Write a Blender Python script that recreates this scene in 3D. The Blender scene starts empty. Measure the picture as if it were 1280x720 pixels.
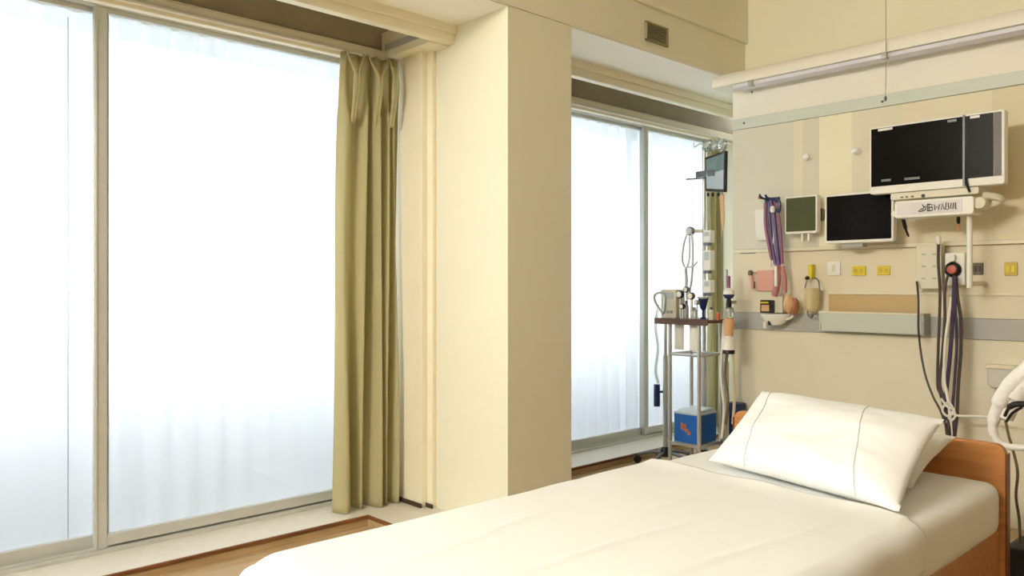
import bpy, bmesh, math, random
from mathutils import Vector, Matrix, noise
random.seed(4)
S = bpy.context.scene
COL = S.collection
PI = math.pi

# ------------------------------------------------------------------ camera
EYE = 1.23
F = 995.0
YAW = math.atan2(1064, 995)
cam_data = bpy.data.cameras.new('camera')
cam_data.sensor_width = 36
cam_data.lens = 36 * F / 1280
cam_data.shift_y = -3 / 1280
cam_data.clip_start = 0.05
cam = bpy.data.objects.new('camera', cam_data)
cam.location = (0, 0, EYE)
cam.rotation_euler = (PI / 2, 0, YAW)
COL.objects.link(cam)
S.camera = cam

# ------------------------------------------------------------------ world and light
S.view_settings.view_transform = 'Standard'
S.view_settings.look = 'None'
S.view_settings.gamma = 1
S.view_settings.use_curve_mapping = False
S.view_settings.exposure = 0.45
S.cycles.use_denoising = True
S.cycles.max_bounces = 10
S.cycles.diffuse_bounces = 6
S.cycles.transparent_max_bounces = 12
S.cycles.sample_clamp_indirect = 6
SKY = 4.2
LAMP = 14.0
FILL_GLOW = 52.0
w = bpy.data.worlds.new('sky')
S.world = w
w.use_nodes = True
bg = w.node_tree.nodes['Background']
bg.inputs[0].default_value = (0.93, 0.97, 1.0, 1)
bg.inputs[1].default_value = SKY

# ------------------------------------------------------------------ materials
def lin(c):
    return tuple(((v / 255) / 12.92 if v / 255 <= 0.04045 else ((v / 255 + 0.055) / 1.055) ** 2.4) for v in c) + (1,)

def mat(name, rgb, rough=0.6, metal=0.0, var=0.04, scale=8.0, bump=0.0, bscale=60.0, trans=0.0, emit=None, estr=0, spec=0.5, stretch=(1, 1, 1)):
    m = bpy.data.materials.new(name)
    m.use_nodes = True
    nt = m.node_tree
    b = nt.nodes['Principled BSDF']
    base = lin(rgb)
    tc = nt.nodes.new('ShaderNodeTexCoord')
    mp = nt.nodes.new('ShaderNodeMapping')
    mp.inputs['Scale'].default_value = stretch
    nt.links.new(tc.outputs['Object'], mp.inputs[0])
    nz = nt.nodes.new('ShaderNodeTexNoise')
    nz.inputs['Scale'].default_value = scale
    nz.inputs['Detail'].default_value = 4
    nt.links.new(mp.outputs[0], nz.inputs['Vector'])
    r = nt.nodes.new('ShaderNodeValToRGB')
    r.color_ramp.elements[0].position = 0.3
    r.color_ramp.elements[1].position = 0.7
    r.color_ramp.elements[0].color = tuple(max(0, v * (1 - var)) for v in base[:3]) + (1,)
    r.color_ramp.elements[1].color = tuple(min(1, v * (1 + var)) for v in base[:3]) + (1,)
    nt.links.new(nz.outputs['Fac'], r.inputs[0])
    nt.links.new(r.outputs[0], b.inputs['Base Color'])
    b.inputs['Roughness'].default_value = rough
    b.inputs['Metallic'].default_value = metal
    b.inputs['Specular IOR Level'].default_value = spec
    if trans:
        b.inputs['Transmission Weight'].default_value = trans
    if emit:
        b.inputs['Emission Color'].default_value = lin(emit)
        b.inputs['Emission Strength'].default_value = estr
    if bump:
        n2 = nt.nodes.new('ShaderNodeTexNoise')
        n2.inputs['Scale'].default_value = bscale
        n2.inputs['Detail'].default_value = 3
        nt.links.new(mp.outputs[0], n2.inputs['Vector'])
        bp = nt.nodes.new('ShaderNodeBump')
        bp.inputs['Strength'].default_value = bump
        bp.inputs['Distance'].default_value = 0.01
        nt.links.new(n2.outputs['Fac'], bp.inputs['Height'])
        nt.links.new(bp.outputs[0], b.inputs['Normal'])
    return m

def wood(name, dark, light, axis=0, rough=0.4):
    m = mat(name, light, rough, var=0.0)
    nt = m.node_tree
    b = nt.nodes['Principled BSDF']
    tc = nt.nodes.new('ShaderNodeTexCoord')
    mp = nt.nodes.new('ShaderNodeMapping')
    sc = [14, 14, 14]
    sc[axis] = 1.2
    mp.inputs['Scale'].default_value = sc
    nz = nt.nodes.new('ShaderNodeTexNoise')
    nz.inputs['Scale'].default_value = 3
    nz.inputs['Detail'].default_value = 6
    r = nt.nodes.new('ShaderNodeValToRGB')
    r.color_ramp.elements[0].position = 0.35
    r.color_ramp.elements[1].position = 0.65
    r.color_ramp.elements[0].color = lin(dark)
    r.color_ramp.elements[1].color = lin(light)
    nt.links.new(tc.outputs['Object'], mp.inputs[0])
    nt.links.new(mp.outputs[0], nz.inputs['Vector'])
    nt.links.new(nz.outputs['Fac'], r.inputs[0])
    nt.links.new(r.outputs[0], b.inputs['Base Color'])
    return m

def thin_glass(name):
    m = bpy.data.materials.new(name)
    m.use_nodes = True
    nt = m.node_tree
    nt.nodes.clear()
    out = nt.nodes.new('ShaderNodeOutputMaterial')
    t = nt.nodes.new('ShaderNodeBsdfTransparent')
    t.inputs[0].default_value = (0.95, 0.97, 0.97, 1)
    g = nt.nodes.new('ShaderNodeBsdfGlossy')
    g.inputs['Roughness'].default_value = 0.02
    lw = nt.nodes.new('ShaderNodeLayerWeight')
    lw.inputs[0].default_value = 0.5
    pw = nt.nodes.new('ShaderNodeMath'); pw.operation = 'POWER'; pw.inputs[1].default_value = 5
    nt.links.new(lw.outputs['Facing'], pw.inputs[0])
    fr = nt.nodes.new('ShaderNodeMath'); fr.operation = 'MULTIPLY_ADD'
    fr.inputs[1].default_value = 0.8; fr.inputs[2].default_value = 0.035
    nt.links.new(pw.outputs[0], fr.inputs[0])
    mx = nt.nodes.new('ShaderNodeMixShader')
    nt.links.new(fr.outputs[0], mx.inputs[0])
    nt.links.new(t.outputs[0], mx.inputs[1])
    nt.links.new(g.outputs[0], mx.inputs[2])
    nt.links.new(mx.outputs[0], out.inputs[0])
    return m

def cloth_trans(name, rgb, tl, tp, weave=0.03):
    """translucent cloth: tl = translucent share, tp = see-through share"""
    m = bpy.data.materials.new(name)
    m.use_nodes = True
    nt = m.node_tree
    nt.nodes.clear()
    out = nt.nodes.new('ShaderNodeOutputMaterial')
    d = nt.nodes.new('ShaderNodeBsdfDiffuse')
    t = nt.nodes.new('ShaderNodeBsdfTranslucent')
    p = nt.nodes.new('ShaderNodeBsdfTransparent')
    tc = nt.nodes.new('ShaderNodeTexCoord')
    mp = nt.nodes.new('ShaderNodeMapping')
    mp.inputs['Scale'].default_value = (9, 9, 1.2)
    nz = nt.nodes.new('ShaderNodeTexNoise')
    nz.inputs['Scale'].default_value = 2.5
    r = nt.nodes.new('ShaderNodeValToRGB')
    c = lin(rgb)
    r.color_ramp.elements[0].color = tuple(v * (1 - weave) for v in c[:3]) + (1,)
    r.color_ramp.elements[1].color = c
    nt.links.new(tc.outputs['Object'], mp.inputs[0])
    nt.links.new(mp.outputs[0], nz.inputs['Vector'])
    nt.links.new(nz.outputs['Fac'], r.inputs[0])
    nt.links.new(r.outputs[0], d.inputs[0])
    nt.links.new(r.outputs[0], t.inputs[0])
    m1 = nt.nodes.new('ShaderNodeMixShader')
    m1.inputs[0].default_value = tl
    nt.links.new(d.outputs[0], m1.inputs[1])
    nt.links.new(t.outputs[0], m1.inputs[2])
    m2 = nt.nodes.new('ShaderNodeMixShader')
    m2.inputs[0].default_value = tp
    nt.links.new(m1.outputs[0], m2.inputs[1])
    nt.links.new(p.outputs[0], m2.inputs[2])
    nt.links.new(m2.outputs[0], out.inputs[0])
    return m

M = {}
M['wall'] = mat('cream_wall', (231, 227, 203), 0.75, var=0.012, scale=3, bump=0.04, bscale=180)
M['soffit'] = mat('soffit_white', (244, 241, 228), 0.7, var=0.01, scale=3)
M['trim'] = mat('trim_cream', (240, 233, 208), 0.5, var=0.01)
M['slot'] = mat('slot_brown', (164, 152, 128), 0.7, var=0.05)
M['alu'] = mat('aluminium', (206, 207, 202), 0.4, 0.15, var=0.03, scale=20)
M['alu_dark'] = mat('aluminium_dark', (110, 114, 116), 0.4, 0.5, var=0.03)
M['glass'] = thin_glass('window_glass')
M['sheer'] = cloth_trans('sheer', (250, 251, 253), 0.72, 0.05)
M['green'] = cloth_trans('green_cloth', (208, 200, 157), 0.30, 0.0, 0.06)
M['ledge'] = mat('ledge_stone', (222, 216, 203), 0.45, var=0.03, scale=30)
M['nosing'] = wood('nosing_wood', (104, 62, 30), (140, 88, 46), 1, 0.45)
M['floor'] = wood('floor_vinyl', (172, 146, 108), (190, 164, 124), 1, 0.4)
M['bounce_cut'] = wood('bounce_cut_wood', (112, 84, 54), (132, 102, 68), 2, 0.5)  # dark tone chosen for the unseen right wall to cut bounce light
M['base'] = mat('baseboard_dark', (64, 48, 36), 0.5)
M['panelg'] = mat('panel_grey', (210, 208, 194), 0.5, var=0.01)
M['panelc'] = mat('panel_cream', (228, 221, 196), 0.5, var=0.012)
M['panelt'] = mat('panel_tan', (225, 215, 188), 0.5, var=0.012)
M['band'] = mat('bumper_grey', (176, 176, 170), 0.5, var=0.02)
M['strip'] = mat('strip_greygreen', (205, 212, 200), 0.45, var=0.01)
M['reflector'] = mat('reflector_white', (236, 232, 218), 0.5, var=0.01)
M['recess'] = mat('recess_tan', (200, 172, 122), 0.6, var=0.02)
M['white'] = mat('white_plastic', (238, 236, 226), 0.4, var=0.015)
M['offwhite'] = mat('offwhite_plastic', (222, 216, 194), 0.45, var=0.015)
M['black'] = mat('black_plastic', (22, 20, 18), 0.35, var=0.05)
M['screen'] = mat('black_screen', (12, 9, 7), 0.18, var=0.02, spec=0.12)
M['screen2'] = mat('charcoal_screen', (28, 30, 26), 0.25, var=0.02, spec=0.12)
M['gscreen'] = mat('green_screen', (82, 86, 60), 0.3, var=0.04, spec=0.2)
M['chrome'] = mat('chrome', (196, 196, 192), 0.28, 0.75, var=0.02)
M['steel'] = mat('painted_steel', (190, 190, 184), 0.35, 0.6, var=0.03)
M['sheet'] = mat('white_sheet', (238, 239, 236), 0.85, var=0.008, bump=0.10, bscale=9, stretch=(1, 1, 1))
M['pillow'] = mat('pillow_cotton', (244, 245, 244), 0.85, var=0.006, bump=0.12, bscale=9)
M['seam'] = mat('grey_seam', (190, 190, 186), 0.8)
M['bedwood'] = wood('bed_wood', (176, 118, 66), (196, 136, 80), 0, 0.35)
M['bededge'] = wood('bed_edge_wood', (96, 52, 22), (118, 66, 30), 0, 0.4)
M['brown'] = wood('shelf_brown', (78, 52, 44), (104, 74, 62), 0, 0.4)
M['blue'] = mat('blue_plastic', (28, 96, 178), 0.35, var=0.03)
M['navy'] = mat('navy_plastic', (30, 44, 92), 0.4, var=0.03)
M['lid'] = mat('clear_grey_lid', (186, 198, 204), 0.3, var=0.02)
M['orange'] = mat('orange_print', (196, 110, 60), 0.5)
M['yellow'] = mat('yellow_plastic', (222, 200, 40), 0.45, var=0.03)
M['mustard'] = mat('mustard_plastic', (200, 176, 60), 0.45, var=0.03)
M['dplate'] = mat('brown_plate', (104, 90, 62), 0.45, var=0.04)
M['red'] = mat('red_plastic', (188, 90, 70), 0.45)
M['purple'] = mat('purple_rubber', (84, 62, 118), 0.45, var=0.05)
M['plum'] = mat('plum_rubber', (142, 84, 116), 0.45, var=0.05)
M['pink'] = mat('pink_plastic', (222, 168, 150), 0.5, var=0.03)
M['rose'] = mat('rose_rubber', (186, 122, 124), 0.5, var=0.04)
M['cord'] = mat('dark_cord', (70, 56, 50), 0.5, var=0.06)
M['cordp'] = mat('violet_cord', (62, 46, 72), 0.5, var=0.06)
M['cordw'] = mat('white_cord', (232, 228, 214), 0.5, var=0.02)
M['tanbag'] = mat('tan_pouch', (214, 172, 128), 0.7, var=0.05)
M['brownbag'] = mat('brown_pouch', (170, 116, 84), 0.7, var=0.05)
M['bluescr'] = mat('blue_grey_screen', (112, 142, 150), 0.25, var=0.2, scale=14)
M['palescr'] = mat('pale_blue_panel', (176, 196, 212), 0.3, var=0.08, scale=10)
M['clear'] = mat('clear_plastic', (226, 232, 226), 0.15, var=0.04, trans=0.75)
M['bottle'] = mat('frosted_bottle', (232, 218, 168), 0.35, var=0.03, trans=0.35)
M['rubber'] = mat('black_rubber', (34, 32, 32), 0.6)
M['hose'] = mat('white_hose', (240, 238, 230), 0.5, var=0.02, bump=0.3, bscale=70)
M['lamp'] = mat('lamp_diffuser', (255, 250, 240), 0.6, var=0.0, emit=(250, 250, 246), estr=LAMP)
M['fill_glow'] = mat('fill_panel_glow', (255, 250, 242), 0.6, var=0.0, emit=(255, 251, 245), estr=FILL_GLOW)
M['blocker_grey'] = mat('sky_blocker_grey', (84, 95, 116), 0.85, var=0.06)
M['ground'] = mat('outside_ground', (120, 128, 138), 0.9, var=0.06, scale=0.3)

# stepped vertical stripes of the upper head panel (curtain light reflections put into the colour)
def sheen_bands():
    m = mat('sheen_band_panel', (226, 216, 182), 0.5, var=0.0)
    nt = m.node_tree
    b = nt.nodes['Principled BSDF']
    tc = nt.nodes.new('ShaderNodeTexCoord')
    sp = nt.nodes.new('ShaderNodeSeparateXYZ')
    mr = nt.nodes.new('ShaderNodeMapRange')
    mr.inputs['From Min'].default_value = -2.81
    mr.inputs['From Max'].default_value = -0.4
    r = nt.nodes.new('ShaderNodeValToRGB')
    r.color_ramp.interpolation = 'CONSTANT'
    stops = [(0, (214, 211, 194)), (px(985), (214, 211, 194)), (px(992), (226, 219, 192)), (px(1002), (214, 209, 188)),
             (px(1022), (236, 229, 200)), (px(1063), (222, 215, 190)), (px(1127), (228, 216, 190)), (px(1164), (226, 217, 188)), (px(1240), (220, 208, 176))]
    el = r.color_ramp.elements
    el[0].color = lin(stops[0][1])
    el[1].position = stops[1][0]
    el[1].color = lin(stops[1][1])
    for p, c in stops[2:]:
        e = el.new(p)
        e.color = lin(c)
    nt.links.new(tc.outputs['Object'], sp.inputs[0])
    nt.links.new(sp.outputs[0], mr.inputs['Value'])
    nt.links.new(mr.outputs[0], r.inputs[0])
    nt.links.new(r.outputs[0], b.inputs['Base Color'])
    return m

# ------------------------------------------------------------------ measuring helpers (rays from the eye to real planes)
cs, sn = math.cos(YAW), math.sin(YAW)
def ray(x, y):
    a, c = (x - 640) / F, (357 - y) / F
    return Vector((cs * a - sn, sn * a + cs, c))
E0 = Vector((0, 0, EYE))
def onX(x, y, X):
    d = ray(x, y); return E0 + d * (X / d.x)
def onY(x, y, Y):
    d = ray(x, y); return E0 + d * (Y / d.y)
def onZ(x, y, Z):
    d = ray(x, y); return E0 + d * ((Z - EYE) / d.z)
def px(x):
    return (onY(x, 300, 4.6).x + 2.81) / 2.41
M['sheen_bands'] = sheen_bands()

# ------------------------------------------------------------------ mesh helpers
class MB:
    def __init__(s):
        s.bm = bmesh.new()
    def box(s, lo, hi, rot=None, piv=None):
        lo, hi = Vector(lo), Vector(hi)
        v = [s.bm.verts.new((x, y, z)) for x in (lo.x, hi.x) for y in (lo.y, hi.y) for z in (lo.z, hi.z)]
        for f in ((0, 1, 3, 2), (4, 6, 7, 5), (0, 4, 5, 1), (2, 3, 7, 6), (0, 2, 6, 4), (1, 5, 7, 3)):
            s.bm.faces.new([v[i] for i in f])
        if rot is not None:
            c = Vector(piv) if piv is not None else (lo + hi) / 2
            for q in v:
                q.co = rot @ (q.co - c) + c
        return s
    def tube(s, pts, r, n=10, cap=True, smooth=0, radii=None):
        pts = [Vector(p) for p in pts]
        if smooth:
            pts = catmull(pts, smooth)
        if radii is not None and len(radii) != len(pts):
            k = len(radii) - 1
            radii = [radii[min(k, int(i / (len(pts) - 1) * k))] for i in range(len(pts))]
        rings = []
        t0 = (pts[1] - pts[0]).normalized()
        up = Vector((0, 0, 1)) if abs(t0.z) < 0.9 else Vector((1, 0, 0))
        nrm = t0.cross(up).normalized()
        for i, p in enumerate(pts):
            t = (pts[min(i + 1, len(pts) - 1)] - pts[max(i - 1, 0)]).normalized()
            nrm = (nrm - t * nrm.dot(t)).normalized()
            bn = t.cross(nrm)
            rr = radii[i] if radii else r
            rings.append([s.bm.verts.new(p + (nrm * math.cos(2 * PI * k / n) + bn * math.sin(2 * PI * k / n)) * rr) for k in range(n)])
        for a, b in zip(rings, rings[1:]):
            for k in range(n):
                s.bm.faces.new((a[k], a[(k + 1) % n], b[(k + 1) % n], b[k]))
        if cap:
            s.bm.faces.new(rings[0][::-1])
            s.bm.faces.new(rings[-1])
        return s
    def lathe(s, prof, loc=(0, 0, 0), n=20, rot=None):
        """profile of (radius, z)"""
        loc = Vector(loc)
        rings = []
        for r, z in prof:
            ring = []
            for k in range(n):
                v = Vector((r * math.cos(2 * PI * k / n), r * math.sin(2 * PI * k / n), z))
                if rot is not None:
                    v = rot @ v
                ring.append(s.bm.verts.new(loc + v))
            rings.append(ring)
        for a, b in zip(rings, rings[1:]):
            for k in range(n):
                s.bm.faces.new((a[k], a[(k + 1) % n], b[(k + 1) % n], b[k]))
        if prof[0][0] > 1e-5: s.bm.faces.new(rings[0][::-1])
        if prof[-1][0] > 1e-5: s.bm.faces.new(rings[-1])
        return s
    def prism(s, poly, axis, a, b):
        """extrude a 2-D outline along axis 0/1/2 from a to b"""
        def mk(u, v, t):
            return (t, u, v) if axis == 0 else ((u, t, v) if axis == 1 else (u, v, t))
        A = [s.bm.verts.new(mk(u, v, a)) for u, v in poly]
        B = [s.bm.verts.new(mk(u, v, b)) for u, v in poly]
        n = len(poly)
        for i in range(n):
            s.bm.faces.new((A[i], A[(i + 1) % n], B[(i + 1) % n], B[i]))
        s.bm.faces.new(A[::-1]); s.bm.faces.new(B)
        return s
    def rbox(s, lo, hi, r, axis=1, n=5):
        """box with rounded outline seen along axis"""
        ax = [i for i in (0, 1, 2) if i != axis]
        u0, v0, u1, v1 = lo[ax[0]], lo[ax[1]], hi[ax[0]], hi[ax[1]]
        r = min(r, abs(u1 - u0) / 2.01, abs(v1 - v0) / 2.01)
        poly = []
        for cx, cy, a0 in ((u1 - r, v0 + r, -90), (u1 - r, v1 - r, 0), (u0 + r, v1 - r, 90), (u0 + r, v0 + r, 180)):
            for k in range(n + 1):
                a = math.radians(a0 + 90 * k / n)
                poly.append((cx + r * math.cos(a), cy + r * math.sin(a)))
        return s.prism(poly, axis, lo[axis], hi[axis])
    def grid(s, nu, nv, fn, closed=False):
        g = [[s.bm.verts.new(fn(i / nu, j / nv)) for j in range(nv + 1)] for i in range(nu + 1)]
        for i in range(nu):
            for j in range(nv):
                s.bm.faces.new((g[i][j], g[i + 1][j], g[i + 1][j + 1], g[i][j + 1]))
        return s
    def build(s, name, m, parent=None, bevel=0, ang=35, kind=None, loc=None, weld=False, solid=0):
        if weld:
            bmesh.ops.remove_doubles(s.bm, verts=s.bm.verts, dist=1e-5)
        bmesh.ops.recalc_face_normals(s.bm, faces=s.bm.faces)
        for f in s.bm.faces: f.smooth = True
        for e in s.bm.edges:
            if len(e.link_faces) == 2 and e.calc_face_angle(0) > math.radians(ang):
                e.smooth = False
        me = bpy.data.meshes.new(name)
        s.bm.to_mesh(me); s.bm.free()
        me.materials.append(M[m] if isinstance(m, str) else m)
        o = bpy.data.objects.new(name, me)
        COL.objects.link(o)
        if parent is not None:
            o.parent = parent
            o.matrix_parent_inverse = Matrix.Translation(-root_loc(parent))
        if bevel:
            b = o.modifiers.new('bevel', 'BEVEL')
            b.width = bevel; b.segments = 2; b.limit_method = 'ANGLE'
        if solid:
            q = o.modifiers.new('solid', 'SOLIDIFY')
            q.thickness = solid; q.offset = 0
        if kind: o['kind'] = kind
        return o

def root_loc(p):
    v = Vector(p.location)
    while p.parent is not None:
        # meshes under an Empty are at identity after the inverse, so only the Empty counts
        p = p.parent
        v = Vector((0, 0, 0)) if True else v
    return v

def catmull(P, k):
    out = []
    for i in range(len(P) - 1):
        p0, p1, p2, p3 = P[max(i - 1, 0)], P[i], P[i + 1], P[min(i + 2, len(P) - 1)]
        for j in range(k):
            t = j / k
            out.append(0.5 * ((2 * p1) + (p2 - p0) * t + (2 * p0 - 5 * p1 + 4 * p2 - p3) * t * t + (3 * p1 - p0 - 3 * p2 + p3) * t ** 3))
    out.append(P[-1])
    return out

def tag(o, label, cat, group=None, kind=None):
    o['label'] = label; o['category'] = cat
    if group: o['group'] = group
    if kind: o['kind'] = kind
    return o

def thing(name, label, cat, loc, group=None):
    o = bpy.data.objects.new(name, None)
    o.empty_display_size = 0.05
    o.location = loc
    COL.objects.link(o)
    return tag(o, label, cat, group)

def part_label(o, label):
    o['label'] = label
    return o

# ------------------------------------------------------------------ the room
XW = -3.815     # window glass plane
XC = -2.81      # front of the columns and of the beam
YC0, YC1 = 2.60, 3.05
YP = 4.60       # face of the head panel
YB = 4.74       # room wall behind it
YR = 6.10       # far reveal of the second bay
ZS = 2.577      # soffit
ZL = 0.05       # ledge top
ZT = 3.25       # ceiling
X1, Y0 = 3.2, -2.6
XO = -4.05      # outer skin of the window wall

MB().box((XO, Y0 - .2, -.2), (X1 + .2, YR + .25, 0)).build('floor', 'floor', kind='structure')
MB().box((XO, Y0 - .2, ZT), (X1 + .2, YR + .25, ZT + .15)).build('ceiling', 'soffit', kind='structure')
MB().box((XC, YB, 0), (X1, YB + .12, ZT)).build('wall_back', 'wall', kind='structure')
MB().box((X1, Y0, 0), (X1 + .12, YB, ZT)).build('wall_right', 'bounce_cut', kind='structure')
MB().box((XC, Y0 - .12, 0), (X1, Y0, ZT)).build('wall_front', 'wall', kind='structure')
# left wall: solid piece before the first bay, the column, the piece past the second bay, beam over all
YW0 = -0.72
b = MB()
b.box((XO, Y0 - .12, 0), (XC, YW0, ZT))
b.build('wall_left', 'wall', kind='structure')
MB().box((XO, YC0, 0), (XC, YC1, ZS)).build('wall_left_column', 'wall', kind='structure')
MB().box((XO, YR, 0), (XC, YR + .15, ZS)).build('wall_far_reveal', 'trim', kind='structure')
MB().box((XC - .001, YB + .12, 0), (XC + .12, YR + .15, ZT)).build('wall_behind_panel', 'wall', kind='structure')
b = MB()
b.box((-3.21, YW0, ZS + .001), (XC + .008, YB, 2.83))
b.box((-3.21, YW0, 2.83), (XC + .03, YB, ZT))
b.box((-3.21, YB, ZS + .001), (XC, YR + .15, ZT))
b.build('wall_left_beam', 'wall', kind='structure')
b = MB()   # whitish soffit boards of the two bays
b.box((-3.20, YW0, ZS - .004), (XC - .002, YC0 - .001, ZS + .002))
b.box((-3.20, YC1 + .001, ZS - .004), (XC - .002, YR, ZS + .002))
b.build('trim_1', 'soffit', kind='structure')

def bay(y0, y1, n, endtrim):
    # moulded board in front of the curtain slot
    b = MB()
    b.box((-3.27, y0, 2.485), (-3.215, y1, ZS + .03))
    b.box((-3.215, y0, 2.53), (-3.195, y1, ZS))
    b.build('trim_%d' % n, 'trim', kind='structure', bevel=.004)
    # brown slot
    b = MB()
    b.box((-3.72, y0, 2.505), (-3.69, y1, 2.76))
    b.box((-3.72, y0, 2.76), (-3.27, y1, 2.80))
    b.box((-3.275, y0, 2.60), (-3.265, y1, 2.76))
    b.build('trim_%d' % (n + 1), 'slot', kind='structure')
    # white head board over the window
    b = MB()
    b.box((XW + .03, y0, 2.47), (-3.66, y1, 2.515))
    b.box((-3.70, y0, 2.435), (-3.655, y1, 2.505))
    b.build('trim_%d' % (n + 2), 'trim', kind='structure', bevel=.004)
    b = MB()
    b.box((XO, y0, 2.475), (XW + .03, y1, ZT))
    b.box((XW + .03, y0, 2.80), (-3.21, y1, ZT))
    b.build('wall_window_head', 'wall', kind='structure')
    # ledge
    b = MB()
    b.box((XO, y0, -.001), (-3.50, y1, ZL))
    b.build('window_ledge', 'ledge', kind='structure')
    for (yy0, yy1) in ([(y0, y1 - .34)] if endtrim else [(y0, y1)]):
        MB().box((-3.50, yy0, ZL - .016), (-3.485, yy1, ZL + .002)).build('trim_%d' % (n + 3), 'nosing', kind='structure', bevel=.003)
        MB().box((-3.50, yy0, .0005), (-3.490, yy1, ZL - .016)).build('ledge_face', 'floor', kind='structure')
bay(YW0, YC0, 2, True)
bay(YC1, YR, 6, False)
# ledge wraps the column on the window side
b = MB()
b.box((-3.50, 2.26, -.001), (XC + .10, YC0, ZL))
b.box((XC, YC0, -.001), (XC + .10, YC1 + .1, ZL))
b.box((-3.50, YC1, -.001), (XC + .10, YC1 + .1, ZL))
b.build('window_ledge_return', 'ledge', kind='structure')
b = MB()
b.box((-3.485, 2.245, ZL - .016), (XC + .115, 2.26, ZL + .002))
b.box((XC + .10, 2.26, ZL - .016), (XC + .115, YC1 + .1, ZL + .002))
b.build('trim_10', 'nosing', kind='structure', bevel=.003)
b = MB()
b.box((-3.49, 2.25, .0005), (XC + .11, 2.26, ZL - .016))
b.box((XC + .10, 2.26, .0005), (XC + .11, YC1 + .1, ZL - .016))
b.build('ledge_face', 'floor', kind='structure')
# dark baseboard on the reveal and column side
b = MB()
b.box((-3.80, 2.525, ZL), (-3.41, 2.535, ZL + .022))
b.box((-3.425, 2.565, ZL), (-3.36, 2.57, ZL + .022))
b.build('baseboard_column', 'base', kind='structure')
# stepped casing of the near reveal
b = MB()
b.box((XW + .02, 2.54, ZL), (-3.42, YC0, 2.50))
b.build('trim_11', 'trim', kind='structure', bevel=.004)
b = MB()
b.box((-3.42, 2.575, ZL), (-3.37, YC0, 2.60))
b.build('trim_12', 'trim', kind='structure', bevel=.004)
b = MB()   # board closing the slot end, with its metal end
b.box((-3.70, 2.47, 2.475), (-3.265, YC0, 2.62))
b.build('trim_13', 'trim', kind='structure', bevel=.003)
b = MB()
b.box((-3.65, 2.462, 2.512), (-3.28, 2.4695, 2.545))
b.build('trim_14', 'band', kind='structure')
b = MB()   # far side reveal board
b.box((XW + .02, YR - .05, ZL), (-3.3, YR, 2.5))
b.build('trim_15', 'trim', kind='structure', bevel=.004)

# vent grille on the beam
v = onX(820, 43, XC + .01)
t = thing('vent_grille', 'small square beige air vent grille on the cream beam above the far window', 'vent', (XC + .008, v.y, v.z))
vw, vh = .105, .055
b = MB()
for lo, hi in (((-vw, -vh), (vw, -vh + .01)), ((-vw, vh - .01), (vw, vh)), ((-vw, -vh), (-vw + .01, vh)), ((vw - .01, -vh), (vw, vh))):
    b.box((XC + .008, v.y + lo[0], v.z + lo[1]), (XC + .024, v.y + hi[0], v.z + hi[1]))
b.build('frame', mat('vent_beige', (150, 142, 110), 0.5), t, bevel=.002)
MB().box((XC + .0085, v.y - vw + .005, v.z - vh + .005), (XC + .011, v.y + vw - .005, v.z + vh - .005)).build('backing', mat('vent_dark', (88, 82, 62), .7), t)
b = MB()
for k in range(7):
    z = v.z - vh + .018 + k * .0125
    b.box((XC + .011, v.y - vw + .008, z - .002), (XC + .021, v.y + vw - .008, z + .002))
b.build('slats', mat('vent_slat', (158, 150, 116), .5), t)

# ------------------------------------------------------------------ windows
def window(n, y0, ym, y1):
    root = bpy.data.objects.new('window_%d' % n, None)
    root.location = (XW, (y0 + y1) / 2, ZL)
    COL.objects.link(root)
    root['kind'] = 'structure'
    b = MB()
    b.box((XW - .06, y0, ZL - .002), (XW + .035, y1, ZL + .018))
    b.box((XW - .06, y0, 2.458), (XW + .03, y1, 2.485))
    b.box((XW + .012, y0, ZL + .018), (XW + .018, y1, ZL + .030))
    b.box((XW - .06, y0, ZL), (XW + .03, y0 + .03, 2.47))
    b.box((XW - .06, y1 - .03, ZL), (XW + .03, y1, 2.47))
    b.build('window_frame', 'alu', root, bevel=.002)
    for k, (a, c, x) in enumerate(((y0 + .02, ym + .035, XW - .028), (ym - .035, y1 - .02, XW + .005))):
        b = MB()
        st = .052
        z0, z1 = ZL + .02, 2.458
        b.box((x - .014, a, z0), (x + .014, a + st, z1))
        b.box((x - .014, c - st, z0), (x + .014, c, z1))
        b.box((x - .013, a + st, z0), (x + .013, c - st, z0 + .058))
        b.box((x - .013, a + st, z1 - .022), (x + .013, c - st, z1))
        # raised lips
        b.box((x + .013, a + .004, z0), (x + .020, a + .012, z1))
        b.box((x + .013, c - .012, z0), (x + .020, c - .004, z1))
        sash = b.build('sash', 'alu', root, bevel=.002)
        g = MB()
        g.box((x - .003, a + st - .004, z0 + .054), (x + .003, c - st + .004, z1 - .018))
        g.build('glass_pane', 'glass', sash)
    return root
window(1, YW0 + .001, 1.08, YC0 - .001)
window(2, YC1 + .001, 4.985, YR - .001)

def sheer(label, y0, y1, x=-3.93, seam=None):
    n = int((y1 - y0) / .012)
    ph = random.uniform(0, 6)
    def fn(u, v):
        y = y0 + (y1 - y0) * u
        z = .075 + 2.397 * v
        a = .012 + .010 * math.sin(y * 5 + ph)
        amp = a * (1 + .5 * (v > .93))
        return (x + amp * math.sin(y * 2 * PI / .135 + ph + .5 * math.sin(y * 3)) + .004 * math.sin(y * 90) * max(0, (v - .9) * 10), y, z)
    o = MB().grid(n, 24, fn).build('sheer_curtain', 'sheer', ang=180)
    tag(o, label, 'curtain', 'sheer curtains behind the sliding windows')
    # stitched hem and side seam
    b = MB()
    if seam:
        b.tube([(x + .024, seam, .08), (x + .024, seam, 2.43)], .0022, 5)
        b.build('side_hem', 'seam', o)
    return o
sheer('white sheer curtain behind the left pane of the large near window', YW0 + .05, 1.11, x=-3.975, seam=.98)
sheer('white sheer curtain behind the right pane of the large near window, beside the green curtain', 1.075, YC0 - .04)
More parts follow.
